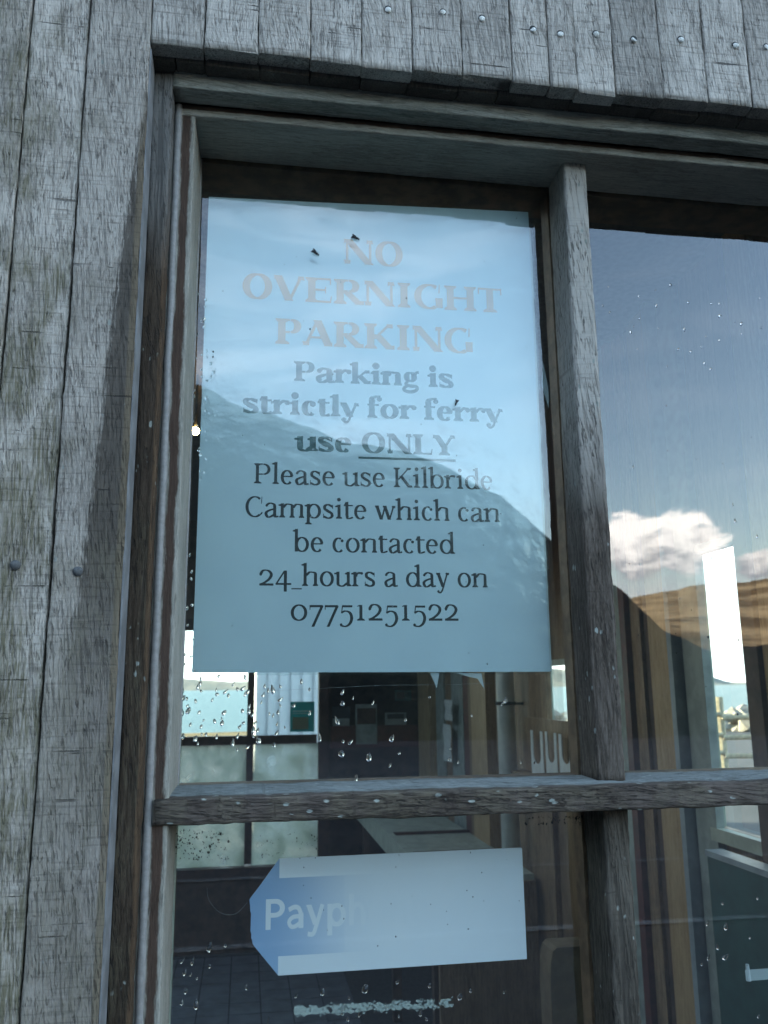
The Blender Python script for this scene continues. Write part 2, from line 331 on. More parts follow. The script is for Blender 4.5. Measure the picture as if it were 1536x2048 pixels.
# ---------------------------------------------------------------- materials
def wood(name, ca, cb, dark=(.02, .018, .016), axis='z', crack=.7, kerf=.6, algae=0.0, stain=None, bump=1.0, flake=0.0, green=(.155, .15, .095), rough=.88, tone=1.0, coarse=1.0, aoff=None, rust=None, pale=None):
    m, t, out = new_mat(name)
    P = pos(t); x, y, z = t.xyz(P)
    r = t.new('ShaderNodeObjectInfo').outputs['Random']
    g, u, w = {'z': (z, x, y), 'x': (x, z, y), 'y': (y, z, x)}[axis]          # g runs along the grain
    u = t.m('ADD', u, t.m('MULTIPLY', r, 7.3)); g = t.m('ADD', g, t.m('MULTIPLY', r, 3.7))
    bend = t.m('MULTIPLY', t.noise(t.comb(t.m('MULTIPLY', u, 14), w, t.m('MULTIPLY', g, 7)), 1, 2), t.m('ADD', .008, t.m('MULTIPLY', t.m('POWER', r, 4), .035)))
    ub = t.m('ADD', u, bend)
    def co(a, b): return t.comb(t.m('MULTIPLY', ub, a*coarse), t.m('MULTIPLY', w, a*coarse), t.m('MULTIPLY', g, b*coarse))
    fib = t.noise(co(620, 42), 1, 4, .65)
    fine = t.noise(co(1500, 260), 1, 3, .6)
    slant = t.m('ADD', ub, t.m('MULTIPLY', g, .10))
    dash = t.noise(t.comb(t.m('MULTIPLY', slant, 640*coarse), t.m('MULTIPLY', w, 640), t.m('MULTIPLY', g, 95*coarse)), 1, 3, .6, .5)
    long_ = t.noise(co(170, 5.5), 1, 3, .6)
    big = t.noise(t.comb(t.m('MULTIPLY', u, 22), t.m('MULTIPLY', w, 22), t.m('MULTIPLY', g, 9)), 1, 4, .6)
    col = t.mix(t.ss(t.m('ADD', t.m('MULTIPLY', fib, .55), t.m('MULTIPLY', big, .45)), .36, .64), ca, cb)
    col = t.mix(t.m('MULTIPLY', t.ss(fine, .45, .75), .35), col, tuple(min(1, v*1.5) for v in cb))
    dm = t.m('MULTIPLY', t.m('MULTIPLY', t.ss(dash, .53, .66), t.ss(t.noise(co(90, 22), 1, 2), .32, .6)), crack)
    lm = t.m('MULTIPLY', t.ss(long_, .62, .70), crack*.55)
    # saw kerfs across the grain
    kn = t.noise(t.comb(t.m('MULTIPLY', u, 9), t.m('MULTIPLY', w, 9), t.m('ADD', t.m('MULTIPLY', g, 215), t.m('MULTIPLY', fine, .35))), 1, 1.5, .5)
    km = t.ss(t.noise(t.comb(t.m('MULTIPLY', u, 60), w, t.m('MULTIPLY', g, 24)), 1, 2), .42, .58)
    kf = t.m('MULTIPLY', t.m('MULTIPLY', t.ss(kn, .675, .705), km), kerf)
    soft = t.m('MULTIPLY', t.ss(t.noise(t.comb(t.m('MULTIPLY', u, 30), w, t.m('MULTIPLY', g, 420)), 1, 2), .5, .7), kerf*.3)
    gr = t.noise(t.comb(t.m('MULTIPLY', slant, 480*coarse), t.m('MULTIPLY', w, 480), t.m('MULTIPLY', g, 24*coarse)), 1, 4, .7, .4)
    grm = t.m('MULTIPLY', t.ss(gr, .51, .66), crack*.68)
    dk = t.m('MAXIMUM', t.m('MAXIMUM', t.m('MAXIMUM', dm, lm), kf), grm)
    if stain: # damp-darkened strip with a drawn border: x > border(z)
        pts, scol, sd = stain
        cu = t.new('ShaderNodeFloatCurve'); c = cu.mapping.curves[0]
        zz = t.m('SUBTRACT', z, 1.0)                    # z 1..2 -> 0..1
        for i, (pz, pxx) in enumerate(pts):
            q = (pz-1.0, (pxx+.2)/.2)
            if i < 2: c.points[i].location = q
            else: c.points.new(*q)
        cu.mapping.update(); t.put(cu.inputs['Value'], zz)
        border = t.m('SUBTRACT', t.m('MULTIPLY', cu.outputs[0], .2), .2)
        edge = t.m('ADD', t.m('SUBTRACT', x, border), t.m('ADD', t.m('MULTIPLY', t.m('SUBTRACT', t.noise(co(520, 45), 1, 4, .75), .5), .020), t.m('MULTIPLY', t.m('SUBTRACT', t.noise(co(60, 18), 1, 3), .5), .012)))
        sm = t.m('MULTIPLY', t.ss(edge, -.001, .0035), t.m('MULTIPLY', sd, t.ss(z, 1.42, 1.62)))
        sm = t.m('ADD', sm, t.m('MULTIPLY', t.m('SUBTRACT', 1.0, sm), t.m('MULTIPLY', t.ss(edge, -.01, .02), .35)))
        col = t.mix(sm, col, t.mix(fib, tuple(v*.75 for v in scol), tuple(v*1.35 for v in scol)))
        # tan arris along the right-hand edge
        tan = t.m('MULTIPLY', t.ss(t.m('ADD', x, t.m('MULTIPLY', fine, .0012)), -.0882, -.0868), t.ss(z, 1.98, 1.86))
        col = t.mix(t.m('MULTIPLY', tan, .8), col, (.21, .17, .115))
    if algae:
        am = t.noise(t.comb(t.m('MULTIPLY', x, 38), t.m('MULTIPLY', y, 38), t.m('MULTIPLY', z, 16)), 1, 5, .7)
        zone = t.m('ADD', t.m('MULTIPLY', t.ss(z, 1.95, 1.25), .24), t.m('MULTIPLY', t.ss(x, -.07, -.19), .20))
        af = t.m('MULTIPLY', t.ss(t.m('ADD', am, zone), .60, .82), t.m('MULTIPLY', t.ss(fib, .3, .6), algae*.8))
        col = t.mix(af, col, t.mix(fine, green, (.19, .165, .11)))
    if rust:
        a0, a1, comp, rc = rust; q = {'x': x, 'z': z}[comp]
        e = t.m('ADD', q, t.m('MULTIPLY', t.m('SUBTRACT', t.noise(co(200, 40), 1, 4, .7), .5), abs(a1-a0)*.9))
        mid = (a0+a1)/2; rf = t.m('MULTIPLY', t.ss(t.m('ABSOLUTE', t.m('SUBTRACT', e, mid)), abs(a1-a0)*.62, abs(a1-a0)*.34), .9)
        col = t.mix(rf, col, t.mix(fib, (.02, .011, .006), rc))
    if pale:
        a0, a1, comp, pc = pale; q = {'x': x, 'z': z, 'y': y}[comp]
        col = t.mix(t.ss(t.m('ADD', q, t.m('MULTIPLY', t.m('SUBTRACT', big, .5), abs(a1-a0))), a0, a1), col, pc)
    if flake:
        vo = t.voro(t.comb(t.m('MULTIPLY', u, 1.0), w, t.m('MULTIPLY', g, .5)), 150)
        f = t.m('MULTIPLY', t.ss(t.m('ADD', vo[0], t.m('MULTIPLY', fine, .25)), .34, .26), t.ss(t.noise(t.comb(u, w, g), 33, 2), .66-.12*flake, .70-.12*flake))
        col = t.mix(f, col, (.36, .40, .36))
    col = t.mix(t.m('MULTIPLY', soft, 1.0), col, dark)
    col = t.mix(t.m('MULTIPLY', dk, .88), col, dark)
    rv = t.m('ADD', t.m('MULTIPLY', r, .4), .80); hsv = t.new('ShaderNodeHueSaturation'); t.put(hsv.inputs['Value'], t.m('MULTIPLY', rv, tone)); t.put(hsv.inputs['Color'], col)
    h = t.m('ADD', t.m('MULTIPLY', fib, .45), t.m('MULTIPLY', fine, .22)); h = t.m('SUBTRACT', h, t.m('MULTIPLY', dk, .8)); h = t.m('SUBTRACT', h, t.m('MULTIPLY', soft, .5))
    principled(t, out, hsv.outputs[0], rough, h, .0011, bump, Specular_IOR_Level=.25)
    return m
def simple(name, col, rough=.7, var=.25, scale=60, bump=0.0, col2=None, **k):
    m, t, out = new_mat(name); P = pos(t)
    n = t.noise(P, scale, 5, .6); c = t.mix(t.ss(n, .35, .65), tuple(v*(1-var) for v in col), col2 or tuple(min(1, v*(1+var)) for v in col))
    principled(t, out, c, rough, n if bump else None, bump or .001, **k); return m
def glass_mat(name, k, tint=(.93, .97, .96), dust=.02, frost=0.0):
    m, t, out = new_mat(name); P = pos(t)
    ge = t.new('ShaderNodeNewGeometry'); front = t.m('SUBTRACT', 1.0, ge.outputs['Backfacing'])
    fr = t.new('ShaderNodeFresnel'); fr.inputs[0].default_value = 1.5
    fac = t.m('MULTIPLY', t.m('MULTIPLY', fr.outputs[0], k), front, clamp=True)
    bn = t.new('ShaderNodeBump'); bn.inputs['Distance'].default_value = .0006; bn.inputs['Strength'].default_value = .045
    t.put(bn.inputs['Height'], t.noise(P, 9, 2, .5)); 
    tr = t.new('ShaderNodeBsdfTransparent'); tr.inputs[0].default_value = (*tint, 1)
    gl = t.new('ShaderNodeBsdfGlossy'); gl.inputs['Roughness'].default_value = 0.0; gl.inputs[0].default_value = (1, 1, 1, 1); t.l.new(bn.outputs[0], gl.inputs['Normal'])
    mx = t.new('ShaderNodeMixShader'); t.put(mx.inputs[0], fac); t.l.new(tr.outputs[0], mx.inputs[1]); t.l.new(gl.outputs[0], mx.inputs[2])
    df = t.new('ShaderNodeBsdfDiffuse'); df.inputs[0].default_value = (.55, .58, .58, 1)
    sh = mx
    if frost:
        tl = t.new('ShaderNodeBsdfTranslucent'); tl.inputs[0].default_value = (.38, .43, .38, 1)
        m2 = t.new('ShaderNodeMixShader'); f = t.m('MULTIPLY', t.ss(t.noise(P, 7, 4, .6), .15, .75), frost); t.put(m2.inputs[0], t.m('ADD', f, frost*.35)); t.l.new(sh.outputs[0], m2.inputs[1]); t.l.new(tl.outputs[0], m2.inputs[2]); sh = m2
    if dust:
        x, y, z = t.xyz(P)
        a = t.ss(t.noise(t.comb(t.m('MULTIPLY', x, 26), 0.0, t.m('MULTIPLY', z, 9)), 1, 5, .55, 1.0), .50, .9)
        sm = t.m('ADD', t.m('MULTIPLY', a, dust*.8), dust*.6)
        # grime collects along the bottom of each pane
        g1 = t.ss(z, 1.455, 1.428); g1 = t.m('MULTIPLY', g1, t.ss(z, 1.40, 1.42)); sm = t.m('ADD', sm, t.m('MULTIPLY', g1, dust*1.8))
        sp = t.m('MULTIPLY', t.ss(t.noise(P, 900, 2, .6), .70, .76), .35); sm = t.m('ADD', sm, t.m('MULTIPLY', sp, dust*3))
        m3 = t.new('ShaderNodeMixShader'); t.put(m3.inputs[0], t.m('MULTIPLY', sm, front)); t.l.new(sh.outputs[0], m3.inputs[1]); t.l.new(df.outputs[0], m3.inputs[2]); sh = m3
    t.l.new(sh.outputs[0], out.inputs[0]); return m
GREYA, GREYB = (.32, .29, .245), (.60, .55, .475)
M = {}
M['clad'] = wood('weathered_cladding', GREYA, GREYB, algae=1.25, crack=.75, kerf=.8, coarse=1.25)
M['clad_stain'] = wood('weathered_cladding_damp', GREYA, GREYB, algae=.7, flake=.5, crack=.75, kerf=.75, coarse=1.25,
    stain=([(1.0, -.126), (1.35, -.122), (1.50, -.118), (1.60, -.109), (1.70, -.1045), (1.775, -.1000), (1.84, -.0955), (1.90, -.0905), (1.96, -.0845), (2.0, -.083)], (.095, .082, .066), .9))
M['clad_top'] = wood('weathered_cladding_head', (.31, .285, .245), (.57, .53, .465), crack=.7, kerf=.9, coarse=1.25)
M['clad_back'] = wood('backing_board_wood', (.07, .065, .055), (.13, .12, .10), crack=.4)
M['jamb'] = wood('dark_weathered_jamb', (.035, .024, .015), (.095, .07, .048), crack=.9, kerf=.25, flake=.6, algae=.4, coarse=.8, pale=(1.80, 1.92, 'z', (.20, .195, .18)), rust=(-.0705, -.0672, 'x', (.20, .13, .075)))
M['head'] = wood('frame_head_wood', (.19, .195, .165), (.36, .36, .31), axis='x', crack=.45, kerf=.15, algae=.15)
M['jamb2'] = wood('inner_jamb_wood', (.21, .205, .17), (.36, .35, .30), crack=.35, kerf=.1, rust=(-.0615, -.0542, 'x', (.085, .038, .022)), bump=.7)
M['head2'] = wood('inner_head_wood', (.28, .27, .225), (.46, .45, .385), axis='x', crack=.35, kerf=.1, rust=(1.9695, 1.9745, 'z', (.09, .045, .022)))
M['mull'] = wood('mullion_wood', (.065, .052, .04), (.17, .145, .12), crack=.8, kerf=.3, flake=1.0, pale=(1.62, 1.76, 'z', (.50, .475, .42)), coarse=.9)
M['mull_low'] = wood('lower_mullion_wood', (.055, .048, .038), (.14, .125, .10), crack=.95, kerf=.3, flake=1.0, coarse=.6, bump=1.3)
M['transom'] = wood('transom_wood', (.045, .036, .029), (.135, .112, .095), axis='x', crack=.8, kerf=.35, flake=1.2, algae=.5, coarse=1.0, bump=1.3, pale=(.050, .058, 'y', (.24, .27, .26)))
M['inner_pale'] = simple('painted_inner_frame', (.42, .46, .40), .6, .12, 90)
M['inner_dark'] = simple('stained_inner_frame', (.19, .115, .07), .6, .3, 60)
M['bead'] = simple('sealant', (.25, .245, .23), .55, .12, 200, .0003)
M['flash'] = simple('lead_strip', (.19, .195, .195), .6, .25, 45, .0004)
M['paper'], t, out = new_mat('poster_paper')
b = principled(t, out, t.mix(t.ss(t.noise(pos(t), 30, 4), .3, .7), (.71, .78, .83), (.75, .82, .86)), .28, t.noise(pos(t), 22, 3, .55), .0012, .35, Specular_IOR_Level=.5)
def ink(name, c): m, t, out = new_mat(name); principled(t, out, c, .4); return m
M['ink_dark'] = ink('dark_ink', (.006, .009, .014)); M['ink_bold'] = ink('bold_dark_ink', (.016, .085, .09)); M['ink_red'] = ink('faded_red_ink', (.90, .50, .31)); M['ink_pale'] = ink('pale_letter', (.825, .828, .86))
M['film'], t, out = new_mat('laminate_film')
g = t.new('ShaderNodeBsdfGlossy'); g.inputs['Roughness'].default_value = .12; tr = t.new('ShaderNodeBsdfTransparent'); tr.inputs[0].default_value = (.95, .97, .97, 1); mx = t.new('ShaderNodeMixShader')
bn = t.new('ShaderNodeBump'); bn.inputs['Distance'].default_value = .002; bn.inputs['Strength'].default_value = .35; t.put(bn.inputs['Height'], t.noise(pos(t), 45, 3, .5)); t.l.new(bn.outputs[0], g.inputs['Normal'])
mx.inputs[0].default_value = .05; t.l.new(tr.outputs[0], mx.inputs[1]); t.l.new(g.outputs[0], mx.inputs[2]); t.l.new(mx.outputs[0], out.inputs[0])
M['glass'] = glass_mat('window_glass', 2.3, dust=.010)
M['glass_far'] = glass_mat('far_window_glass', 1.8, dust=0)
M['glass_frost'] = glass_mat('misted_glass', 1.5, dust=0, frost=.75)
M['water'], t, out = new_mat('rain_water'); g = t.new('ShaderNodeBsdfGlass'); g.inputs['IOR'].default_value = 1.33; g.inputs['Roughness'].default_value = 0; t.l.new(g.outputs[0], out.inputs[0])
M['nail'] = simple('galvanised_nail', (.66, .66, .60), .5, .3, 900, .0004)
M['nail_dark'] = simple('dull_nail', (.10, .105, .105), .6, .2, 500, .0003, Metallic=.5)
M['fly'] = simple('fly_body', (.015, .015, .02), .35, .2, 900)
M['tape'], t, out = new_mat('old_tape'); g = t.new('ShaderNodeBsdfDiffuse'); g.inputs[0].default_value = (.62, .68, .68, 1); tr = t.new('ShaderNodeBsdfTransparent'); mx = t.new('ShaderNodeMixShader'); mx.inputs[0].default_value = .42
t.l.new(tr.outputs[0], mx.inputs[1]); t.l.new(g.outputs[0], mx.inputs[2]); t.l.new(mx.outputs[0], out.inputs[0])
M['residue'], t, out = new_mat('dried_adhesive'); g = t.new('ShaderNodeBsdfDiffuse'); g.inputs[0].default_value = (.42, .52, .47, 1); tr = t.new('ShaderNodeBsdfTransparent'); mx = t.new('ShaderNodeMixShader'); mx.inputs[0].default_value = .30
t.l.new(tr.outputs[0], mx.inputs[1]); t.l.new(g.outputs[0], mx.inputs[2]); t.l.new(mx.outputs[0], out.inputs[0])
M['grime'] = simple('grime', (.03, .035, .035), .8, .2, 300)
# interior
M['pine'] = wood('pine_lining', (.32, .20, .10), (.46, .31, .165), dark=(.12, .06, .03), crack=.25, kerf=0, bump=.3, coarse=.25, rough=.5)
M['brownwood'] = wood('brown_lining', (.17, .105, .06), (.32, .21, .125), dark=(.02, .012, .008), crack=.3, kerf=0, bump=.3, coarse=.25, rough=.5)
M['darkwood'] = simple('dark_brown_wood', (.085, .048, .032), .6, .35, 12)
M['red'] = simple('dark_red_paint', (.10, .022, .018), .5, .2, 30)
M['grey_paint'] = simple('grey_painted_board', (.30, .33, .30), .6, .15, 20)
M['blue_grey'] = simple('blue_grey_casing', (.30, .34, .36), .5, .12, 20)
M['pipe'] = simple('white_enamel', (.60, .62, .56), .4, .1, 15)
M['cream'] = simple('cream_panelling', (.42, .44, .36), .6, .12, 20)
M['tile'] = simple('slate_grey_tile', (.085, .09, .105), .55, .25, 9)
M['grout'] = simple('dark_grout', (.03, .03, .032), .9)
M['ceiling'] = simple('ceiling_board', (.14, .12, .10), .8)
M['teal'] = simple('teal_board', (.022, .075, .072), .55, .15, 20)
M['tan'] = simple('tan_card', (.48, .38, .24), .8, .12, 30)
def backlit(name, c):
    m, t, out = new_mat(name); d = t.new('ShaderNodeBsdfDiffuse'); tl = t.new('ShaderNodeBsdfTranslucent'); mx = t.new('ShaderNodeMixShader'); mx.inputs[0].default_value = .55
    d.inputs[0].default_value = tl.inputs[0].default_value = (*c, 1); t.l.new(d.outputs[0], mx.inputs[1]); t.l.new(tl.outputs[0], mx.inputs[2]); t.l.new(mx.outputs[0], out.inputs[0]); return m
M['teal_thin'] = backlit('backlit_teal_print', (.09, .38, .36)); M['tan_thin'] = backlit('backlit_tan_print', (.50, .44, .30))
M['chair_brown'] = simple('brown_upholstery', (.17, .115, .065), .8, .15, 30)
M['white_paper'] = simple('white_paper', (.68, .7, .68), .6, .06, 30)
M['muntin'] = simple('dark_red_brown_muntin', (.055, .022, .016), .5, .3, 20)
M['white_wall'] = simple('white_sheet_cladding', (.86, .88, .87), .6, .04, 4)
# outside
M['asphalt'], t, out = new_mat('asphalt'); P = pos(t)
n = t.noise(P, .35, 6, .6); n2 = t.noise(P, 140, 3, .6)
principled(t, out, t.mix(t.ss(n, .3, .7), t.mix(n2, (.016, .018, .02), (.04, .042, .045)), t.mix(n2, (.03, .031, .034), (.055, .057, .06))), .85, n2, .004, .6)
M['line'] = simple('worn_road_paint', (.10, .105, .105), .8, .3, 9, col2=(.24, .25, .25))
M['sea'], t, out = new_mat('sea_water'); P = pos(t)
principled(t, out, (.03, .085, .085), .45, t.noise(t.v('MULTIPLY', P, (1, 1.0, 1)), .8, 6, .6), .35, 1.0, Specular_IOR_Level=.5)
def land(name, a, b, c, s1):
    m, t, out = new_mat(name); P = t.v('MULTIPLY', pos(t), (1, .22 if s1 < .009 else 1, 1)); n = t.noise(P, s1, 8, .62); n2 = t.noise(P, s1*7, 6, .65)
    col = t.mix(t.ss(n, .42, .58), a, b); col = t.mix(t.m('MULTIPLY', t.ss(n2, .52, .66), .8), col, c)
    principled(t, out, col, .95, n2, 3.0, .7, Specular_IOR_Level=.1); return m
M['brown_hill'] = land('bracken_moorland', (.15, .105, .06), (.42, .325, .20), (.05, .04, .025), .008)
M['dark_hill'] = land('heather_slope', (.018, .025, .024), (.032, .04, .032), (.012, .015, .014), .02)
M['far_hill'] = land('distant_hill', (.16, .17, .15), (.24, .22, .18), (.12, .12, .11), .004)
M['shore'] = land('shore_grass', (.22, .17, .09), (.30, .24, .14), (.12, .10, .06), .5)
M['rock'] = simple('shore_rock', (.26, .235, .19), .9, .35, 3, .02)
M['fence'] = simple('fence_timber', (.46, .38, .24), .8, .25, 14, .002)
# ---------------------------------------------------------------- terrain
def interp(tab, a):
    if a <= tab[0][0]: return tab[0][1]
    for (a0, v0), (a1, v1) in zip(tab, tab[1:]):
        if a <= a1: k = (a-a0)/(a1-a0); k = k*k*(3-2*k)*.3 + k*.7; return v0+(v1-v0)*k
    return tab[-1][1]
def ridge(name, mat, tab, side, R, r0, rb, z0, rough, step, nr=26, label=None):
    """hill with a real slope: rises from r0 to its crest at distance R, falls away to rb. tab = azimuth, crest elevation (deg)"""
    V, F = [], []; a0, a1 = tab[0][0], tab[-1][0]; n = int((a1-a0)/step); rs = [r0 + (R-r0)*i/nr for i in range(nr+1)] + [R+(rb-R)*(i+1)/8 for i in range(8)]
    for i in range(n+1):
        a = a0+(a1-a0)*i/n; hc = 1.5 + R*math.tan(rad(interp(tab, a)))
        hc += rough*(mnoise.fractal(Vector((a*.35, R*.01, 0)), 1.0, 2.0, 6))*.5
        for j, r in enumerate(rs):
            k = (r-r0)/(R-r0) if r <= R else 1-(r-R)/(rb-R)
            k = max(0, k); k = k**.85 if r <= R else k
            X, Y = r*math.sin(rad(a)), side*r*math.cos(rad(a))
            nz = mnoise.fractal(Vector((X/R*9, Y/R*9, 3)), 1.0, 2.0, 6)*rough*min(1, k*2)*(0.35 if abs(r-R) < 1 else 1)
            nz *= .25 + .75*max(0, 1-abs(k)**4)
            V.append((X, Y, z0+(hc-z0)*k+nz))
    m = len(rs)
    for i in range(n):
        for j in range(m-1):
            q = (i*m+j, (i+1)*m+j, (i+1)*m+j+1, i*m+j+1); F.append(q if side > 0 else q[::-1])
    o = obj(name, V, F, mat, None, True); tag(o, label, None, None, 'structure'); return o
ridge('hill', M['dark_hill'], [(-126, .3), (-121.8, 1.0), (-120.4, 15), (-114, 17), (-108, 18), (-100, 19), (-80, 20), (-55, 21), (-30, 21.5), (-12, 20), (-3.6, 18.6), (.6, 17.5), (4.1, 16.6), (6.9, 15.8), (10.5, 14.9), (13.8, 13.8), (17.2, 12.0), (20.5, 9.2), (23.3, 7.1), (24.8, 5.8), (26.5, 4.1), (27.4, 3.2), (28.4, 2.9), (30, 2.0), (33, 2.4), (40, 2.6), (55, 2.2), (80, 1.2), (95, .3)],  # unseen left end extended and raised to shade the valley from the sun
      -1, 480, 24, 1000, -.3, 3.5, .4, label='dark shaded hillside rising behind the car park, seen in the panes, its unseen left end raised to block the sun')
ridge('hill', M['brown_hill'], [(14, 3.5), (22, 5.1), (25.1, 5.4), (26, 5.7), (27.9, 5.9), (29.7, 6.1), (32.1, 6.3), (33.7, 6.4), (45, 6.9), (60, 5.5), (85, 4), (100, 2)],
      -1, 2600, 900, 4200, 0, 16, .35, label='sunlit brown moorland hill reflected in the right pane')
ridge('hill', M['far_hill'], [(-60, 1.5), (-30, 1.1), (-10, .9), (-4, .72), (-2, .55), (0, .5), (8, .9), (20, 1.1), (26, 1.0), (28.4, .85), (29.6, .55), (31, .12), (33, .02), (60, .3)],
      1, 4200, 3600, 6000, -2, 18, .25, 8, label='low hills on the far shore across the water')
# ground sheet with a ragged shoreline, sea beyond
V, F = [], []; xs = [-3000, -900, -300, -100] + [-60+i*2.5 for i in range(61)] + [130, 300, 900, 3000]
for i, X in enumerate(xs):
    sh = 38 + 2.4*mnoise.noise(Vector((X*.11, 0, 0))) + 1.2*mnoise.noise(Vector((X*.5, 3, 0)))
    V += [(X, -3000, -.03), (X, 0, -.03), (X, sh-9, -.03), (X, sh-4, -.12), (X, sh, -.8), (X, sh+4, -2.6)]
    if i: b = i*6; F += [(b-6+j, b+j, b+j+1, b-5+j) for j in range(5)]
tag(obj('ground', V, F, M['shore'], None), 'rough grassy shore between the fence and the water', None, None, 'structure')
tag(obj('car_park_asphalt', [(-80, -70, -.02), (80, -70, -.02), (80, 26, -.02), (-80, 26, -.02)], [(0, 1, 2, 3)], M['asphalt']), 'dark wet asphalt round the waiting room', None, None, 'structure')
tag(obj('sea', [(-15000, 30, -2), (15000, 30, -2), (15000, 15000, -2), (-15000, 15000, -2)], [(0, 1, 2, 3)], M['sea']), 'pale calm sea beyond the shore', None, None, 'structure')
GZ = .109
def mirror_ground(px, py):
    d = ray(px, py); tt = (.105-CAM.y)/d.y; q = CAM + d*tt; e = Vector((d.x, -d.y, d.z)); k = (0-q.z)/e.z; return q+e*k
for py, w_ in ((1716, .10), (1840, .10), (1478, .14)):
    p = mirror_ground(1300, py)
    o = obj('parking_line', [(p.x-9, p.y-w_/2, -.014), (p.x+7, p.y-w_/2, -.014), (p.x+7, p.y+w_/2, -.014), (p.x-9, p.y+w_/2, -.014)], [(0, 1, 2, 3)], M['line'])
    tag(o, None, None, 'painted lines on the asphalt', 'structure')
# ---------------------------------------------------------------- the clad front wall
wall = thing('timber_clad_wall', (-.1, 0, 0), 'weathered grey vertical board cladding round and above the window', 'wall')
gaps = [-.548, -.507, -.465, -.423, -.384, -.342, -.3015, -.2575, -.2150, -.1719, -.1297, -.0838]
for i in range(-6, 5):
    a, b = gaps[i+6], gaps[i+7]; g = .0011 if i < 3 else .0014
    o = timber('board', M['clad_stain'] if i == 4 else M['clad'], wall, a+g*.5, b-(g*.5 if i < 4 else 0), 0 + (.0015 if i == 3 else 0), .0135 if i < 4 else .026, .95 if i > -3 else .03, 2.6, jit=.00045, seed=i, seg=.006 if i > -2 else .03)
    if i > -3: timber('board', M['clad'], wall, a+g*.5, b-g*.5, .001, .0135 if i < 4 else .026, .03, .9485, jit=.0004, seg=.04)
    if i == 4: tag(o, 'board beside the frame with a dark damp stain widening downwards')
TB = [(-.0838, 1.9899), (-.0432, 1.9907), (-.0015, 1.9905), (.0397, 1.9892), (.081, 1.9882), (.1227, 1.9895), (.1641, 1.9903), (.2067, 1.9887), (.2394, 1.9882), (.2633, 1.9856), (.2971, 1.9882), (.3404, 1.9892), (.3821, 1.9891), (.4231, 1.9883), (.464, 1.989), (.505, 1.989)] + [(.505+.0412*k, 1.989) for k in range(1, 15)]
tops = []
for i in range(len(TB)-1):
    a, b = TB[i][0], TB[i+1][0]; g = random.choice((.0004, .0007, .0011))
    tops.append(timber('board', M['clad_top'] if i not in (3,) else M['clad_top'], wall, a+g*.5, b-g*.5, random.uniform(0, .0012), .0135, TB[i][1]+random.uniform(-.0006, .0006), 2.6, jit=.0004, seed=40+i, seg=.006 if i < 16 else .03))
off = [-.0838, -.066, -.043, -.0, .0405, .082, .121, .164, .198, .229, .262, .30, .338, .38, .42, .46, .50] + [.50+.041*k for k in range(1, 15)]
for i in range(len(off)-1):
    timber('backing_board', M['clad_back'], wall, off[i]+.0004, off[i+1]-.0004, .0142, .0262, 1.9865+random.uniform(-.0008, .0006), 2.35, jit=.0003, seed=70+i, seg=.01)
box('wall_core', M['darkwood'], wall, -5.0, -4.6, .028, .16, 0, 2.6); box('wall_core', M['darkwood'], wall, -.55, -.084, .028, .16, 0, 2.6)
box('wall_core', M['darkwood'], wall, -4.6, -.55, .028, .16, 2.25, 2.6); box('wall_core', M['darkwood'], wall, -4.6, -.55, .028, .16, 0, .6)
box('wall_core', M['darkwood'], wall, -.0839, 1.1, .028, .16, 1.9905, 2.6)
box('wall_core', M['darkwood'], wall, -.0839, 1.1, .03, .16, 0, 1.0)
for k in range(28): timber('board', M['clad'], wall, -.0835+.042*k+.0006, -.0835+.042*(k+1)-.0006, .012, .0275, .03, .9685, jit=.0004, seg=.04)
def nail_head(parent, x, z, y, r, mat, tilt, lab=None):
    n = 14; c = Vector((x, y, z)); q = Matrix.Rotation(tilt, 3, 'X') @ Matrix.Rotation(random.uniform(-.3, .3), 3, 'Z'); V = []
    for rr, yy in ((r, .0009), (r, -.0004), (r*.95, -.0007), (r*.1, -.0007)):
        for i in range(n): a = i*2*math.pi/n; V.append(c + q @ Vector((rr*math.cos(a)*(1+.05*math.sin(3*a)), yy, rr*math.sin(a))))
    F = [(k*n+i, k*n+(i+1) % n, (k+1)*n+(i+1) % n, (k+1)*n+i) for k in range(3) for i in range(n)] + [tuple(range(3*n, 4*n))]
    o = obj('nail', V, F, mat, parent, True); return o
for x, z in [(-.0225, 2.046), (.0195, 2.047), (.0610, 2.046), (.1028, 2.0435), (.149, 2.0468), (.1823, 2.0454), (.2264, 2.0405), (.2505, 2.0392), (.2825, 2.0433), (.3168, 2.0423), (.3606, 2.0478), (.412, 2.0483), (.4419, 2.0505)]:
    i = max(k for k in range(len(TB)) if TB[k][0] < x); bd = tops[min(i, len(tops)-1)]
    if x > .08: nail_head(bd, x, z, -.0001, .0026, M['nail'], random.uniform(-.35, .45)); MB().tube((x, .0006, z+.0012), (x, -.0002, z+.0012), .0030, .0030, 12).build('nail_hole', M['grime'], bd)
kids = [c for c in wall.children if c.name.startswith('board')]
for x, z, k in ((-.1522, 1.5819, 3), (-.1122, 1.578, 4)): nail_head(wall, x, z, .0008 if k == 3 else -.0004, .0034, M['nail_dark'], .1)
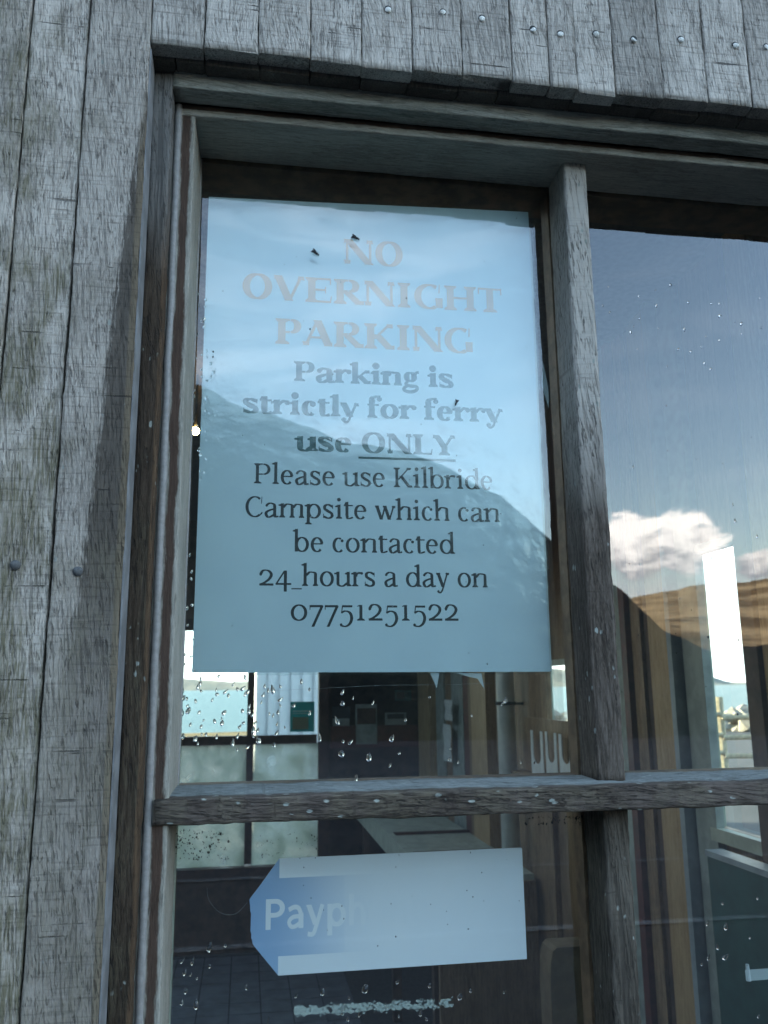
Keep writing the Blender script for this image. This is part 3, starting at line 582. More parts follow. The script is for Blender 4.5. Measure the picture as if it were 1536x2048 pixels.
# ---------------------------------------------------------------- the window
win = thing('timber_window', (.2, .1, 1.1), 'weathered wooden multi-pane window with a thick transom and mullion', 'window')
timber('outer_jamb', M['jamb'], win, -.0832, -.0682, .0270, .0465, 1.0, 1.9862, jit=.0005, bev=.0016, seed=1)
box('lead_strip', M['flash'], win, -.0837, -.0827, .0015, .0272, 1.0, 1.985)
timber('outer_head', M['head'], win, -.0679, 1.08, .0268, .0462, 1.9735, 1.9893, 'x', jit=.0003, bev=.0012, seed=2)
timber('inner_jamb', M['jamb2'], win, -.0690, -.0512, .0468, .1045, 1.0, 1.9628, jit=.0003, bev=.0014, seed=3, taper=lambda a, u, v, q: (u + (.0018*(v-.0468)/.058 if u > -.06 else 0), v))
timber('inner_head', M['head2'], win, -.0690, 1.08, .0470, .1046, 1.9635, 1.9738, 'x', jit=.0003, bev=.0012, seed=4)
# sealant beads in the corner between outer and inner jamb
def bead(name, x, y, z0, z1, r, mat, parent, amp=.0006):
    n = int((z1-z0)/.008); K = 8; V = []
    for k in range(n+1):
        z = z0+(z1-z0)*k/n; rr = r*(1+.18*mnoise.noise(Vector((z*60, x*50, 0)))); ox = amp*mnoise.noise(Vector((z*22, 5, x)))
        for j in range(K): a = j*2*math.pi/K; V.append((x+ox+rr*math.cos(a), y+rr*math.sin(a)*.8, z))
    F = [(k*K+j, k*K+(j+1) % K, (k+1)*K+(j+1) % K, (k+1)*K+j) for k in range(n) for j in range(K)]
    return obj(name, V, F, mat, parent, True)
bead('sealant_bead', -.0648, .0468, 1.0, 1.972, .0029, M['bead'], win)
bead('sealant_bead', -.0497, .1038, 1.43, 1.962, .0012, M['bead'], win)
# timbers behind the glass
for a in ((-.069, -.0500, .1095, .13, 1.0, 1.9628), ): box('inner_frame', M['inner_pale'], win, *a)
box('inner_frame', M['inner_dark'], win, -.069, 1.08, .1095, .155, 1.9625, 2.0)
timber('transom', M['transom'], win, -.0602, 1.08, .0430, .1040, 1.4085, 1.4290, 'x', jit=.0007, bev=.0016, seed=5, taper=lambda a, u, v, q: (u, v - (.0030*(1-(u-.043)/.061) if v > 1.42 else 0)))
box('inner_transom', M['inner_dark'], win, -.0500, 1.08, .1095, .14, 1.411, 1.427)
def mull_taper(a, u, v, q): # the left arris is worn back towards the glass lower down
    k = max(0, min(1, (1.95-a)/.5))
    if u < .28 and v < .08: u += .000*k; v += .0045*k
    return (u + (.0022 if (u < .28 and v > .09) else 0)*0, v)
for x0 in (.2728, .618):
    timber('mullion', M['mull'], win, x0, x0+.0217, .0640, .1045, 1.4262, 1.9650, jit=.0004, bev=.0019, seed=6+int(x0*10), taper=mull_taper if x0 < .3 else None)
    timber('mullion', M['mull_low'], win, x0+.0010, x0+.0222, .0650, .1045, 1.0, 1.4090, jit=.0006, bev=.0024, seed=8+int(x0*10))
    box('inner_mullion', M['inner_dark'], win, x0+.001, x0+.0207, .1095, .128, 1.4272, 1.9622); box('inner_mullion', M['inner_dark'], win, x0+.001, x0+.0207, .1095, .128, 1.0, 1.4108)
timber('window_sill', M['transom'], win, -.07, 1.09, .01, .16, .97, 1.003, 'x', seed=11)
wn2 = thing('timber_window', (-2.5, .1, .6), 'long window added left of the clad strip to light the room, out of the frame', 'window')  # added window, never in view, lets more daylight into the room
for x in (-4.6, -3.95, -3.3, -2.6, -1.9, -1.25, -.59): box('mullion', M['mull'], wn2, x, x+.04, .05, .15, .6, 2.25)
for z in (.601, 1.41, 2.21): box('transom', M['transom'], wn2, -4.599, -.551, .045, .155, z, z+.038)
for x in (-4.56, -3.91, -3.26, -2.56, -1.86, -1.21):
    for z in (.639, 1.448): box('glass_pane', M['glass'], wn2, x, x+.66 if x > -2 else x+.6, .105, .109, z, z+.76)
PAN = [(-.0505, .2755, 1.4235, 1.9645), (.2925, .6205, 1.4235, 1.9645), (.6375, 1.08, 1.4235, 1.9645), (-.0505, .2755, 1.0, 1.4125), (.2925, .6205, 1.0, 1.4125), (.6375, 1.08, 1.0, 1.4125)]
for a in PAN: box('glass_pane', M['glass'], win, a[0], a[1], .1050, .1090, a[2], a[3])
timber('outer_jamb', M['jamb'], win, 1.0805, 1.1, .027, .16, 1.0, 1.989, seed=12)
# ---------------------------------------------------------------- poster
PY = .1112
def wave(x, z): return .0005*math.sin(x*17+1)+.0004*math.sin(z*11+x*9)
post = thing('parking_poster', (.106, PY, 1.512), 'large laminated white poster about overnight parking taped behind the glass', 'poster')
def sheet(name, mat, parent, quad, off, nx=24, nz=32, back=.0003):
    V, F = [], []; (tl, tr, br, bl) = quad
    for i in range(nx+1):
        for j in range(nz+1):
            a, b = i/nx, j/nz; x = (tl[0]*(1-a)+tr[0]*a)*(1-b)+(bl[0]*(1-a)+br[0]*a)*b; z = (tl[1]*(1-a)+tr[1]*a)*(1-b)+(bl[1]*(1-a)+br[1]*a)*b
            V.append((x, PY+wave(x, z)+off, z))
    n = len(V); V += [(x, y+back, z) for x, y, z in V]; m = nz+1
    for i in range(nx):
        for j in range(nz): q = (i*m+j, i*m+j+1, (i+1)*m+j+1, (i+1)*m+j); F.append(q); F.append(tuple(k+n for k in q[::-1]))
    for i in range(nx):
        F += [(i*m, (i+1)*m, (i+1)*m+n, i*m+n), ((i+1)*m+nz, i*m+nz, i*m+nz+n, (i+1)*m+nz+n)]
    for j in range(nz): F += [(j+1, j, j+n, j+1+n), (nx*m+j, nx*m+j+1, nx*m+j+1+n, nx*m+j+n)]
    return obj(name, V, F, mat, parent, False)
s_ = sheet('paper_sheet', M['paper'], post, [(-.0422, 1.9308), (.2546, 1.9404), (.2539, 1.5119), (-.0422, 1.5133)], 0)
sheet('laminate_film', M['film'], post, [(-.0428, 1.932), (.2580, 1.9414), (.2572, 1.5098), (-.0428, 1.5112)], -.0007, back=.0001)
sheet('backing_sheet', M['white_paper'], post, [(-.040, 1.925), (.2566, 1.925), (.2560, 1.5125), (-.040, 1.5140)], .0012, 8, 12)
def lettering(name, txt, font, bold, x0, x1, z, size, mat, parent, yf, ul=None, lift=.0001):
    V, F = [], []
    def pt(q, i): return (q[0], yf(q[0], q[1]) - lift - i*.000012, q[1])
    for g in text_polys(txt, font, bold, x0, x1, z, size):
        i = g[0]
        if g[1] == 'poly': b = len(V); V += [pt(q, i) for q in g[2]]; F.append(tuple(range(b, b+len(g[2]))))
        else:
            L, R, cl = g[2], g[3], g[4]; b = len(V); V += [pt(q, i) for q in L]+[pt(q, i) for q in R]; n = len(L)
            for k in range(n if cl else n-1): F.append((b+k, b+(k+1) % n, b+n+(k+1) % n, b+n+k))
    if ul: b = len(V); V += [pt((ul[0], ul[2]), 8), pt((ul[1], ul[2]), 8), pt((ul[1], ul[2]+ul[3]), 8), pt((ul[0], ul[2]+ul[3]), 8)]; F.append((b, b+1, b+2, b+3))
    bm = bmesh.new(); off = parent_world(parent); vs = [bm.verts.new(Vector(v)-off) for v in V]
    for f in F:
        try: bm.faces.new([vs[k] for k in f])
        except ValueError: pass
    ng = [f for f in bm.faces if len(f.verts) > 4]
    if ng: bmesh.ops.triangulate(bm, faces=ng)
    bm.normal_update()
    for f in bm.faces:
        if f.normal.y > 0: f.normal_flip()
    me = bpy.data.meshes.new(name); bm.to_mesh(me); bm.free(); me.materials.append(mat)
    o = bpy.data.objects.new(name, me); COL.objects.link(o); o.parent = parent; return o
pf = lambda x, z: PY+wave(x, z)
for txt, b, x0, x1, z, s, mat in [
    ('NO', 1, .0783, .1342, 1.8751, .0350, 'ink_red'), ('OVERNIGHT', 1, -.0120, .2258, 1.8357, .0345, 'ink_red'), ('PARKING', 1, .0179, .1967, 1.7947, .0345, 'ink_red'),
    ('Parking is', 1, .0346, .1774, 1.7613, .0263, 'ink_bold'), ('strictly for ferry', 1, -.0083, .2215, 1.7306, .0263, 'ink_bold'), ('use ONLY', 1, .0374, .1774, 1.6987, .0263, 'ink_bold'),
    ('Please use Kilbride', 0, .0022, .2104, 1.6688, .0252, 'ink_dark'), ('Campsite which can', 0, -.0045, .2156, 1.6401, .0252, 'ink_dark'), ('be contacted', 0, .0363, .1744, 1.6115, .0252, 'ink_dark'),
    ('24_hours a day on', 0, .0080, .2027, 1.5829, .0252, 'ink_dark'), ('07751251522', 0, .0341, .1767, 1.5545, .0262, 'ink_dark')]:
    lettering('lettering', txt, serif, b, x0, x1, z, s, M[mat], post, pf, ul=(.0914, .1772, 1.6932, .0019) if 'ONLY' in txt else None)
for pts in ([(.262, 1.79), (.2655, 1.765), (.2652, 1.745), (.259, 1.768)], [(.150, 1.512), (.158, 1.5115), (.1555, 1.499), (.153, 1.505)], [(.172, 1.5115), (.194, 1.511), (.196, 1.498), (.1905, 1.5065), (.180, 1.509)]):
    o = obj('tape_scrap', [(x, .1106, z) for x, z in pts]+[(x, .1108, z) for x, z in pts], [tuple(range(len(pts)))[::-1], tuple(range(len(pts), 2*len(pts)))], M['tape'], post)
# ---------------------------------------------------------------- arrow-shaped sign
SY = .1100
sg = thing('payphone_sign', (.12, SY, 1.29), 'faded white and blue arrow-ended payphone sign stuck inside the lower pane', 'sign')
m, t, out = new_mat('faded_sign_vinyl'); x, y, z = t.xyz(pos(t)); n = t.noise(pos(t), 34, 4, .6)
band = t.m('MULTIPLY', t.ss(z, 1.3028, 1.3031), t.ss(z, 1.3582, 1.3579)); tip = t.ss(x, .0288, .0285); band = t.m('MAXIMUM', band, tip)
st = t.m('MULTIPLY', t.ss(x, .0792, .0784), .30); fade = t.m('MULTIPLY', t.ss(t.m('ADD', x, t.m('MULTIPLY', n, .014)), .120, .010), .44)
top = t.m('MULTIPLY', t.ss(z, 1.300, 1.372), .10)
f = t.m('MULTIPLY', band, t.m('ADD', fade, t.m('MULTIPLY', st, t.ss(x, .100, .020))), clamp=True)
col = t.mix(f, (.84, .84, .87), (.06, .26, .56)); col = t.mix(t.m('MULTIPLY', t.ss(t.noise(pos(t), 12, 4), .3, .7), .1), col, (.55, .60, .68))
principled(t, out, col, .45); M['sign'] = m
edge = [(.0285, 1.3722), (.2218, 1.3728), (.2226, 1.3722), (.2229, 1.2902), (.0289, 1.2896), (.0165, 1.3040), (.0102, 1.3115), (.0094, 1.3130), (.0088, 1.3158), (.0082, 1.3165), (.0084, 1.3195), (.0076, 1.3215), (.0078, 1.334), (.0072, 1.3355), (.0068, 1.3405), (.0064, 1.3436), (.0074, 1.3452), (.0150, 1.3545)]
n = len(edge); obj('sign_face', [(x, SY, z) for x, z in edge]+[(x, SY+.0008, z) for x, z in edge], [tuple(range(n)), tuple(range(n, 2*n))[::-1]]+[((i+1) % n, i, i+n, (i+1) % n+n) for i in range(n)], M['sign'], sg)
lettering('lettering', 'Payphone', sans, True, .0168, .1445, 1.3218, .0300, M['ink_pale'], sg, lambda x, z: SY, lift=.00005)
# ---------------------------------------------------------------- the room behind
XR, YF = 1.10, 4.80
fl = thing('floor', (0, 2.4, 0), 'dark slate-grey tiled floor of the waiting room', None, None, 'structure')
box('floor_slab', M['grout'], fl, -4.9, XR, .16, YF, -.01, .004)
tm = None; s = .150
for i in range(-9, 4):
    for j in range(20):
        x, y = i*s+.03, YF-.155-j*s
        if y < 2.0 or x > .95: continue
        if tm is None:
            mb = MB(); mb.box(-.072, .072, -.072, .072, 0, .006); o = mb.build('tile', M['tile'], None); tm = o.data; bpy.data.objects.remove(o)
        o = bpy.data.objects.new('tile', tm); COL.objects.link(o); o.parent = fl; o.location = (x, y-2.4, .0035+random.uniform(0, .0012)); o.rotation_euler = (random.gauss(0, .004), random.gauss(0, .004), random.gauss(0, .004))
SX0, SX1, SY0, SY1 = -2.7, -.36, 1.1, 4.3  # opening for the skylight added to brighten the room
def ring_boxes(mb, x0, x1, y0, y1, z0, z1): return mb.box(x0, SX0, y0, y1, z0, z1).box(SX1, x1, y0, y1, z0, z1).box(SX0, SX1, y0, SY0, z0, z1).box(SX0, SX1, SY1, y1, z0, z1)
tag(ring_boxes(MB(), -4.9, XR+.1, .16, YF+.1, 2.55, 2.62).build('ceiling', M['ceiling']), 'dim boarded ceiling of the waiting room', None, None, 'structure')
lw = thing('room_wall', (-4.95, 2.4, 0), 'plain cream wall at the unseen left end, kept pale to brighten the room', 'wall'); box('wall_panel', M['cream'], lw, -5.0, -4.9, .16, YF, 0, 2.55)  # unseen wall coloured cream to bounce light into the room
# far wall with its window
fw = thing('room_wall', (0, YF, 0), 'dark far wall of the waiting room with a four-pane window and notices', 'wall')
WL, WR, WT, WB_ = at_y(352, 1450, YF).x, at_y(641, 1450, YF).x, at_y(372, 1254, YF).z, at_y(600, 1732, YF).z
box('wall_panel', M['darkwood'], fw, -4.9, -2.45, YF, YF+.12, 0, 2.55); box('wall_panel', M['darkwood'], fw, -.66, WL, YF, YF+.12, 0, 2.55)
box('wall_panel', M['darkwood'], fw, -2.45, -.66, YF, YF+.12, 0, .5); box('wall_panel', M['darkwood'], fw, -2.45, -.66, YF, YF+.12, 2.35, 2.55)
w9 = thing('far_window', (-1.55, YF+.03, .5), 'wide window added to the far wall to brighten the room, hidden by the front wall', 'window')  # added out of sight so more sky light reaches the room
for x in (-2.45, -1.86, -1.27, -.70): box('muntin', M['muntin'], w9, x, x+.04, YF+.01, YF+.06, .5, 2.35)
for x in (-2.41, -1.82, -1.23): box('pane', M['glass_far'], w9, x, x+.53, YF+.033, YF+.037, .5, 2.35); box('wall_panel', M['darkwood'], fw, WR, XR, YF, YF+.12, 0, 2.55)
box('wall_panel', M['darkwood'], fw, WL, WR, YF, YF+.12, 0, WB_); box('wall_panel', M['darkwood'], fw, WL, WR, YF, YF+.12, WT, 2.55)
a, b = at_y(655, 1452, YF), at_y(845, 1492, YF); box('wainscot_rail', M['red'], fw, WR+.06, XR-.02, YF-.03, YF-.001, b.z, a.z)
w2 = thing('far_window', ((WL+WR)/2, YF+.03, WB_), 'bright window in the far wall with dark muntins, misted lower panes and the sea beyond', 'window')
xm0, xm1 = at_y(494, 1450, YF).x, at_y(508, 1450, YF).x; zm0, zm1 = at_y(430, 1491, YF).z, at_y(430, 1473, YF).z
box('muntin', M['muntin'], w2, xm0, xm1, YF+.01, YF+.06, WB_+.02, WT-.02); box('muntin', M['muntin'], w2, WL+.02, WR-.02, YF+.0125, YF+.0575, zm0, zm1)
box('frame', M['cream'], w2, WL-.02, WL+.03, YF-.01, YF+.06, WB_, WT); box('frame', M['muntin'], w2, WR-.012, WR+.05, YF-.01, YF+.06, WB_, WT)
box('frame', M['muntin'], w2, WL-.03, WR+.06, YF-.011, YF+.061, WT-.02, WT+.05); box('frame', M['muntin'], w2, WL-.03, WR+.06, YF-.03, YF+.061, WB_-.04, WB_+.01)
for x0, x1 in ((WL+.028, xm0+.002), (xm1-.002, WR-.01)):
    box('pane', M['glass_far'], w2, x0, x1, YF+.033, YF+.037, zm1-.002, WT-.015); tag(box('pane', M['glass_frost'], w2, x0, x1, YF+.033, YF+.037, WB_+.008, zm0+.002), 'misted grey-green lower pane')
def card(name, mat, label, cat, pl, py0, py1, px0, px1, plane, d=.003, extra=None, group=None):
    f = at_y if pl == 'y' else at_x; a, b = f(px0, py1, plane), f(px1, py0, plane); th = thing(name, ((a.x+b.x)/2, (a.y+b.y)/2, a.z), label, cat, group)
    if pl == 'y': box('sheet', mat, th, a.x, b.x, plane-d, plane, a.z, b.z)
    else: box('sheet', mat, th, plane-d, plane, min(a.y, b.y), max(a.y, b.y), a.z, b.z)
    for (m2, u0, v0, u1, v1) in (extra or []):
        if pl == 'y': box('printed_panel', m2, th, a.x+(b.x-a.x)*u0, a.x+(b.x-a.x)*u1, plane-d-.0015, plane-d-.0003, b.z+(a.z-b.z)*v1, b.z+(a.z-b.z)*v0)
    return th
card('notice', M['teal_thin'], 'teal notice with a tan lower panel on the upper right pane of the far window', 'notice', 'y', 1403, 1464, 580, 629, YF+.032, .0008, [(M['tan_thin'], .1, .52, .75, .92), (M['white_paper'], .1, .3, .9, .33), (M['white_paper'], .1, .38, .7, .40)])
card('notice', M['grime'], 'black-topped leaflet left of the others on the far noticeboard', 'notice', 'y', 1412, 1462, 664, 700, YF-.001, .004, [(M['grey_paint'], .04, .5, .96, .97)])
card('notice', M['grey_paint'], 'dark grey leaflet in the middle of the far noticeboard', 'notice', 'y', 1408, 1488, 711, 752, YF-.001, .034, [(M['darkwood'], .05, .1, .95, .5)])
card('notice', M['teal'], 'dim teal leaflet highest on the far noticeboard', 'notice', 'y', 1380, 1402, 790, 822, YF-.001, .004, [(M['grime'], .1, .2, .6, .8)])
card('notice', M['grey_paint'], 'small dim leaflet at the right of the far noticeboard', 'notice', 'y', 1425, 1450, 770, 812, YF-.001, .004, [(M['grime'], .1, .1, .9, .5)])
# right-hand side wall, seen along its length
sw = thing('room_wall', (XR+.05, 2.4, 0), 'side wall of the room lined with pine and brown boards and red posts', 'wall')
yy = lambda px, py=1450: at_x(px, py, XR).y
y1, y0 = yy(1424)+.03, yy(1514); zt = at_x(1475, 1083, XR).z; zb = at_x(1480, 1668, XR).z
v1, v0 = yy(1104)+.06, yy(1140); vt, vb = at_x(1120, 1330, XR).z, at_x(1120, 1442, XR).z
def seg(a, b, z0, z1): box('wall_panel', M['brownwood'], sw, XR+.012, XR+.03, a, b, z0, z1)
seg(.16, y0, 0, 2.55); seg(y0, y1, 0, zb); seg(y0, y1, zt, 2.55); seg(y1, v0, 0, 2.55); seg(v0, v1, 0, vb); seg(v0, v1, vt, 2.55); seg(v1, YF, 0, 2.55)
for px0, px1, mat, proud, nm in [(829, 849, 'darkwood', .02, 'lining_board'), (849, 871, 'pine', .05, 'post'), (872, 888, 'grey_paint', .01, 'lining_board'), (907, 930, 'grey_paint', .02, 'lining_board'), (931, 944, 'red', .02, 'lining_board'), (945, 955, 'brownwood', .03, 'lining_board'),
      (956, 987, 'pine', .045, 'post'), (1041, 1064, 'brownwood', .01, 'lining_board'), (1065, 1100, 'brownwood', .02, 'lining_board'), (1142, 1170, 'brownwood', .02, 'lining_board'), (1172, 1240, 'darkwood', .01, 'lining_board'), (1245, 1265, 'grey_paint', .03, 'lining_board'), (1268, 1279, 'red', .035, 'post'), (1281, 1300, 'brownwood', .02, 'lining_board'), (1301, 1315, 'darkwood', .01, 'lining_board'),
      (1316, 1327, 'pine', .02, 'lining_board'), (1331, 1369, 'pine', .03, 'lining_board'), (1371, 1380, 'blue_grey', .045, 'casing'), (1384, 1423, 'grey_paint', .02, 'casing'), (1516, 1545, 'darkwood', .03, 'casing'), (1548, 1600, 'pine', .02, 'lining_board')]:
    a, b = sorted((yy(px0), yy(px1))); box(nm, M[mat], sw, XR+.011-proud, XR+.011, a, b, .006, 2.54)
for nm, a, b, c, d_ in (('side_window', y0, y1, zb, zt), ('side_window', v0, v1, vb, vt)):
    big_ = a == y0
    w3 = thing(nm, (XR, (a+b)/2, c), 'tall narrow bright side window looking out on the fence and sea' if big_ else 'small dim side window seen left of the thick mullion', 'window')
    box('frame', M['cream'], w3, XR+.0, XR+.03, a, a+.004, c, d_); box('frame', M['cream'], w3, XR+.012, XR+.03, b-.004, b, c, d_); box('frame', M['cream'], w3, XR-.01, XR+.031, a, b, c-.03, c-.0005); box('frame', M['cream'], w3, XR-.005, XR+.031, a, b, d_+.0005, d_+.02)
    box('pane', M['glass_far'], w3, XR+.024, XR+.028, a+.004, b-.004, c, d_)
    if big_:
        box('glazing_bar', M['darkwood'], w3, XR+.02, XR+.045, a+.006, b-.006, at_x(1460, 1562, XR).z-.006, at_x(1460, 1562, XR).z+.012)
# pipe, leaflet rack, bench and other furniture
p = at_x(1013, 1450, XR-.07); pp = thing('pipe', (p.x, p.y, 0), 'pale vertical pipe fixed against the pine lined side wall', 'pipe')
MB().tube((p.x, p.y, .008), (p.x, p.y, 2.54), .036, n=20).build('pipe_body', M['pipe'], pp, True)
MB().tube((p.x, p.y, at_y(1013, 1410, p.y).z), (p.x, p.y, at_y(1013, 1403, p.y).z), .041, n=20).box(p.x, XR+.01, p.y-.008, p.y+.008, at_y(1013, 1410, p.y).z, at_y(1013, 1405, p.y).z).build('pipe_clip', M['grime'], pp)
rk = thing('leaflet_rack', (XR-.02, yy(1100), at_x(1100, 1558, XR-.04).z), 'brown leaflet rack on the side wall left of the mullion', 'rack')
ra, rb_ = sorted((at_x(1042, 1500, XR-.03).y, at_x(1152, 1500, XR-.03).y)); zr0, zr1 = at_x(1100, 1556, XR-.03).z, at_x(1100, 1440, XR-.03).z
box('back_board', M['brownwood'], rk, XR-.016, XR-.010, ra, rb_, zr0, zr1); box('shelf', M['brownwood'], rk, XR-.075, XR-.016, ra, rb_, zr0-.012, zr0)
for k, (l0, l1, tp) in enumerate(((1063, 1087, 1462), (1092, 1114, 1465), (1119, 1146, 1470))):
    a, b = sorted((at_x(l0, 1520, XR-.04).y, at_x(l1, 1520, XR-.04).y)); z0, z1 = zr0, at_x((l0+l1)/2, tp, XR-.04).z; zc = at_x((l0+l1)/2, 1510, XR-.04).z
    th = thing('leaflet', (XR-.04, (a+b)/2, z0), ('left', 'middle', 'right')[k] + 'most'*(k != 1) + ' of the three pale leaflets with a dark U-shaped cut-out in the rack', 'leaflet')
    n = 8; V = [(XR-.04, a, z0), (XR-.04, b, z0), (XR-.04, b, z1)]; w = (b-a); c1, c0 = b-w*.2, a+w*.2
    V += [(XR-.04, c1, z1)] + [(XR-.04, (c0+c1)/2+(c1-c0)/2*math.cos(math.pi*i/n), zc-(c1-c0)*.4*math.sin(math.pi*i/n)) for i in range(n+1)] + [(XR-.04, c0, z1), (XR-.04, a, z1)]
    q = len(V); o = obj('sheet', V+[(x+.002, y, z) for x, y, z in V], [tuple(range(q))]+[tuple(range(q, 2*q))[::-1]]+[(i, (i+1) % q, (i+1) % q+q, i+q) for i in range(q)], M['white_paper'], th)
# hanging leaflets near the pine posts
for k, (l0, l1, t0, t1, lab) in enumerate(((890, 903, 1400, 1440, 'curled white leaflet hanging highest between the two pine posts'), (888, 901, 1450, 1520, 'crumpled white leaflet hanging lower between the two pine posts'))):
    a = at_x(l0, t1, XR-.05); b = at_x(l1, t0, XR-.05); th = thing('leaflet', (XR-.05, b.y, a.z), lab, 'leaflet')
    V = []; n = 8
    for i in range(n+1): z = a.z+(b.z-a.z)*i/n; o_ = .003*math.sin(i*1.1+k); V += [(XR-.05+o_, b.y, z), (XR-.05-o_, a.y, z)]
    obj('sheet', V+[(x+.001, y, z) for x, y, z in V], [(2*i, 2*i+1, 2*i+3, 2*i+2) for i in range(n)]+[(2*i+2*n+2, 2*i+2+2*n+2, 2*i+3+2*n+2, 2*i+1+2*n+2) for i in range(n)], M['white_paper'], th)
bn_ = thing('panelled_bench', (.93, 3.6, 0), 'pale panelled bench top running along the side wall below the rack', 'bench')
ztop = .80
for i, (x0, x1) in enumerate(((.70, .79), (.793, .883), (.886, .976), (.979, 1.069))): box('slat', M['cream'], bn_, x0, x1, 2.62, 4.76, ztop, ztop+.02)
for y in (3.05, 3.55, 4.1): box('batten', M['muntin'], bn_, .69, 1.069, y, y+.025, ztop+.0205, ztop+.032)
box('front_rail', M['cream'], bn_, .668, .697, 2.62, 4.76, ztop-.06, ztop+.035); box('end_panel', M['brownwood'], bn_, .70, 1.069, 2.60, 2.62, 0.006, ztop)
for y in (2.7, 3.6, 4.6): box('leg', M['darkwood'], bn_, .70, .74, y, y+.04, .006, ztop-.001)
# panel with the sloping top edge, lower right
tb = thing('teal_board', (.98, 1.0, 0), 'dark teal board standing against the side wall low in the right pane', 'board')
q = [at_x(1440, 1700, 1.0), at_x(1560, 1762, 1.0)]; zt_ = sum(v.z for v in q)/2
box('board_panel', M['teal'], tb, .97, 1.0, q[1].y-.3, q[0].y, .006, zt_); box('top_rail', M['blue_grey'], tb, .965, 1.005, q[1].y-.3, q[0].y, zt_+.0005, zt_+.012)
a = at_y(1098, 1900, 1.35); b = at_y(1168, 1892, 1.35)
cb = thing('brown_chair', ((a.x+b.x)/2, 1.4, 0), 'brown chair with a rounded back, low behind the glass left of the lower mullion', 'chair')
V = []; pr = [(0, 0), (0, .86), (.02, .94), (.06, .985), (.12, 1), (.88, 1), (.95, .97), (1, .9), (1, 0)]
X0, X1, Z1 = a.x, at_y(1230, 1892, 1.35).x, b.z
for y in (1.35, 1.42): V += [(X0+(X1-X0)*u, y, .45+(Z1-.45)*w) for u, w in pr]
n = len(pr); obj('backrest', V, [tuple(range(n)), tuple(range(n, 2*n))[::-1]]+[((i+1) % n, i, i+n, (i+1) % n+n) for i in range(n)], M['chair_brown'], cb)
box('seat', M['chair_brown'], cb, X0, X1, 1.42, 1.85, .40, .45)
for x in (X0+.01, X1-.04):
    for y in (1.38, 1.80): box('leg', M['darkwood'], cb, x, x+.03, y, y+.03, .006, .40)
# small warm lamp
p = at_y(391, 862, 2.2); lp = thing('pendant_lamp', (p.x, p.y, 2.55), 'small glowing warm bulb hanging from the ceiling beyond the poster', 'lamp')
MB().tube((p.x, p.y, 2.55), (p.x, p.y, p.z+.02), .004, n=6).build('flex', M['grime'], lp)
m, t, out = new_mat('lit_bulb'); e = t.new('ShaderNodeEmission'); e.inputs[0].default_value = (1, .55, .15, 1); e.inputs[1].default_value = 22; t.l.new(e.outputs[0], out.inputs[0])
bm = bmesh.new(); bmesh.ops.create_icosphere(bm, subdivisions=2, radius=.013); me = bpy.data.meshes.new('bulb'); bm.to_mesh(me); bm.free(); me.materials.append(m); o = bpy.data.objects.new('bulb', me); COL.objects.link(o); o.parent = lp; o.location = (0, 0, p.z-2.55)
# ---------------------------------------------------------------- outside beyond the room
def ground_at(px, py): return at_z(px, py, 0)
fp = []
fn = thing('post_and_rail_fence', (8, 12, 0), 'sunlit timber post and rail fence between the car park and the shore', 'fence')
base = ground_at(1448, 1546); dirv = Vector((1, -.12, 0)).normalized()
for i in range(-2, 15):
    q = base + dirv*(i*1.05); hgt = 1.24+random.uniform(-.05, .05)
    if i % 2 == 0: MB().tube((q.x, q.y, 0), (q.x+random.gauss(0, .01), q.y, hgt), .085, .08, 9).build('post', M['fence'], fn)
for zr in (.95, .62, .30):
    for i in range(-2, 14, 2):
        a = base+dirv*(i*1.05); b = base+dirv*((i+2)*1.05); MB().tube((a.x, a.y-.07, zr+random.gauss(0, .02)), (b.x, b.y-.07, zr+random.gauss(0, .03)), .045, .04, 7).build('rail', M['fence'], fn)
mb = MB(); rnd = random.Random(3)
bm = bmesh.new()
for i in range(420):
    X = rnd.uniform(5, 40); Y = 26.5+rnd.uniform(0, 9)+mnoise.noise(Vector((X*.1, 0, 0)))*2; s = rnd.uniform(.18, .6)
    r = bmesh.ops.create_icosphere(bm, subdivisions=1, radius=s, matrix=Matrix.Translation((X, Y, rnd.uniform(-.1, .15)+ .25*s)) @ Matrix.Rotation(rnd.uniform(0, 6), 4, 'Z') @ Matrix.Diagonal((1, rnd.uniform(.6, 1), rnd.uniform(.45, .8), 1)))
    for v in r['verts']: v.co += Vector((rnd.gauss(0, s*.1), rnd.gauss(0, s*.1), rnd.gauss(0, s*.1)))
me = bpy.data.meshes.new('shore_rocks'); bm.to_mesh(me); bm.free(); me.materials.append(M['rock']); o = bpy.data.objects.new('shore_rocks', me); COL.objects.link(o); tag(o, 'pale boulders heaped along the shore behind the fence', 'rocks', None, 'stuff')
# white clad hut outside the far window's right-hand panes
a, b = at_y(511, 1400, 8.5), at_y(700, 1400, 8.5); hut = thing('white_hut', ((a.x+b.x)/2, 9, 0), 'white ribbed hut wall just outside the right half of the far window', 'hut')
mb = MB(); x = a.x; k = 0
box('hut_wall', M['white_wall'], hut, a.x, b.x+1.2, 8.54, 10.5, 0, 2.7)
while x < b.x+1.1: box('cladding_rib', M['white_wall'], hut, x+.01, x+.06, 8.50, 8.5395, .02, 2.68); x += .12
box('roof', M['grey_paint'], hut, a.x-.1, b.x+1.3, 8.4, 10.6, 2.705, 2.8)
wg = thing('added_sun_block', (-6, 7.5, 0), 'timber block added behind the building to keep sun out of its far windows, out of the frame', 'building')  # unseen block, added to stop direct sun entering by the far windows
box('sun_block_wall', M['darkwood'], wg, -9.0, -2.6, 4.99, 9.6, 0, 3.6); box('sun_block_roof', M['grime'], wg, -9.15, -2.45, 4.95, 9.75, 3.602, 3.75)
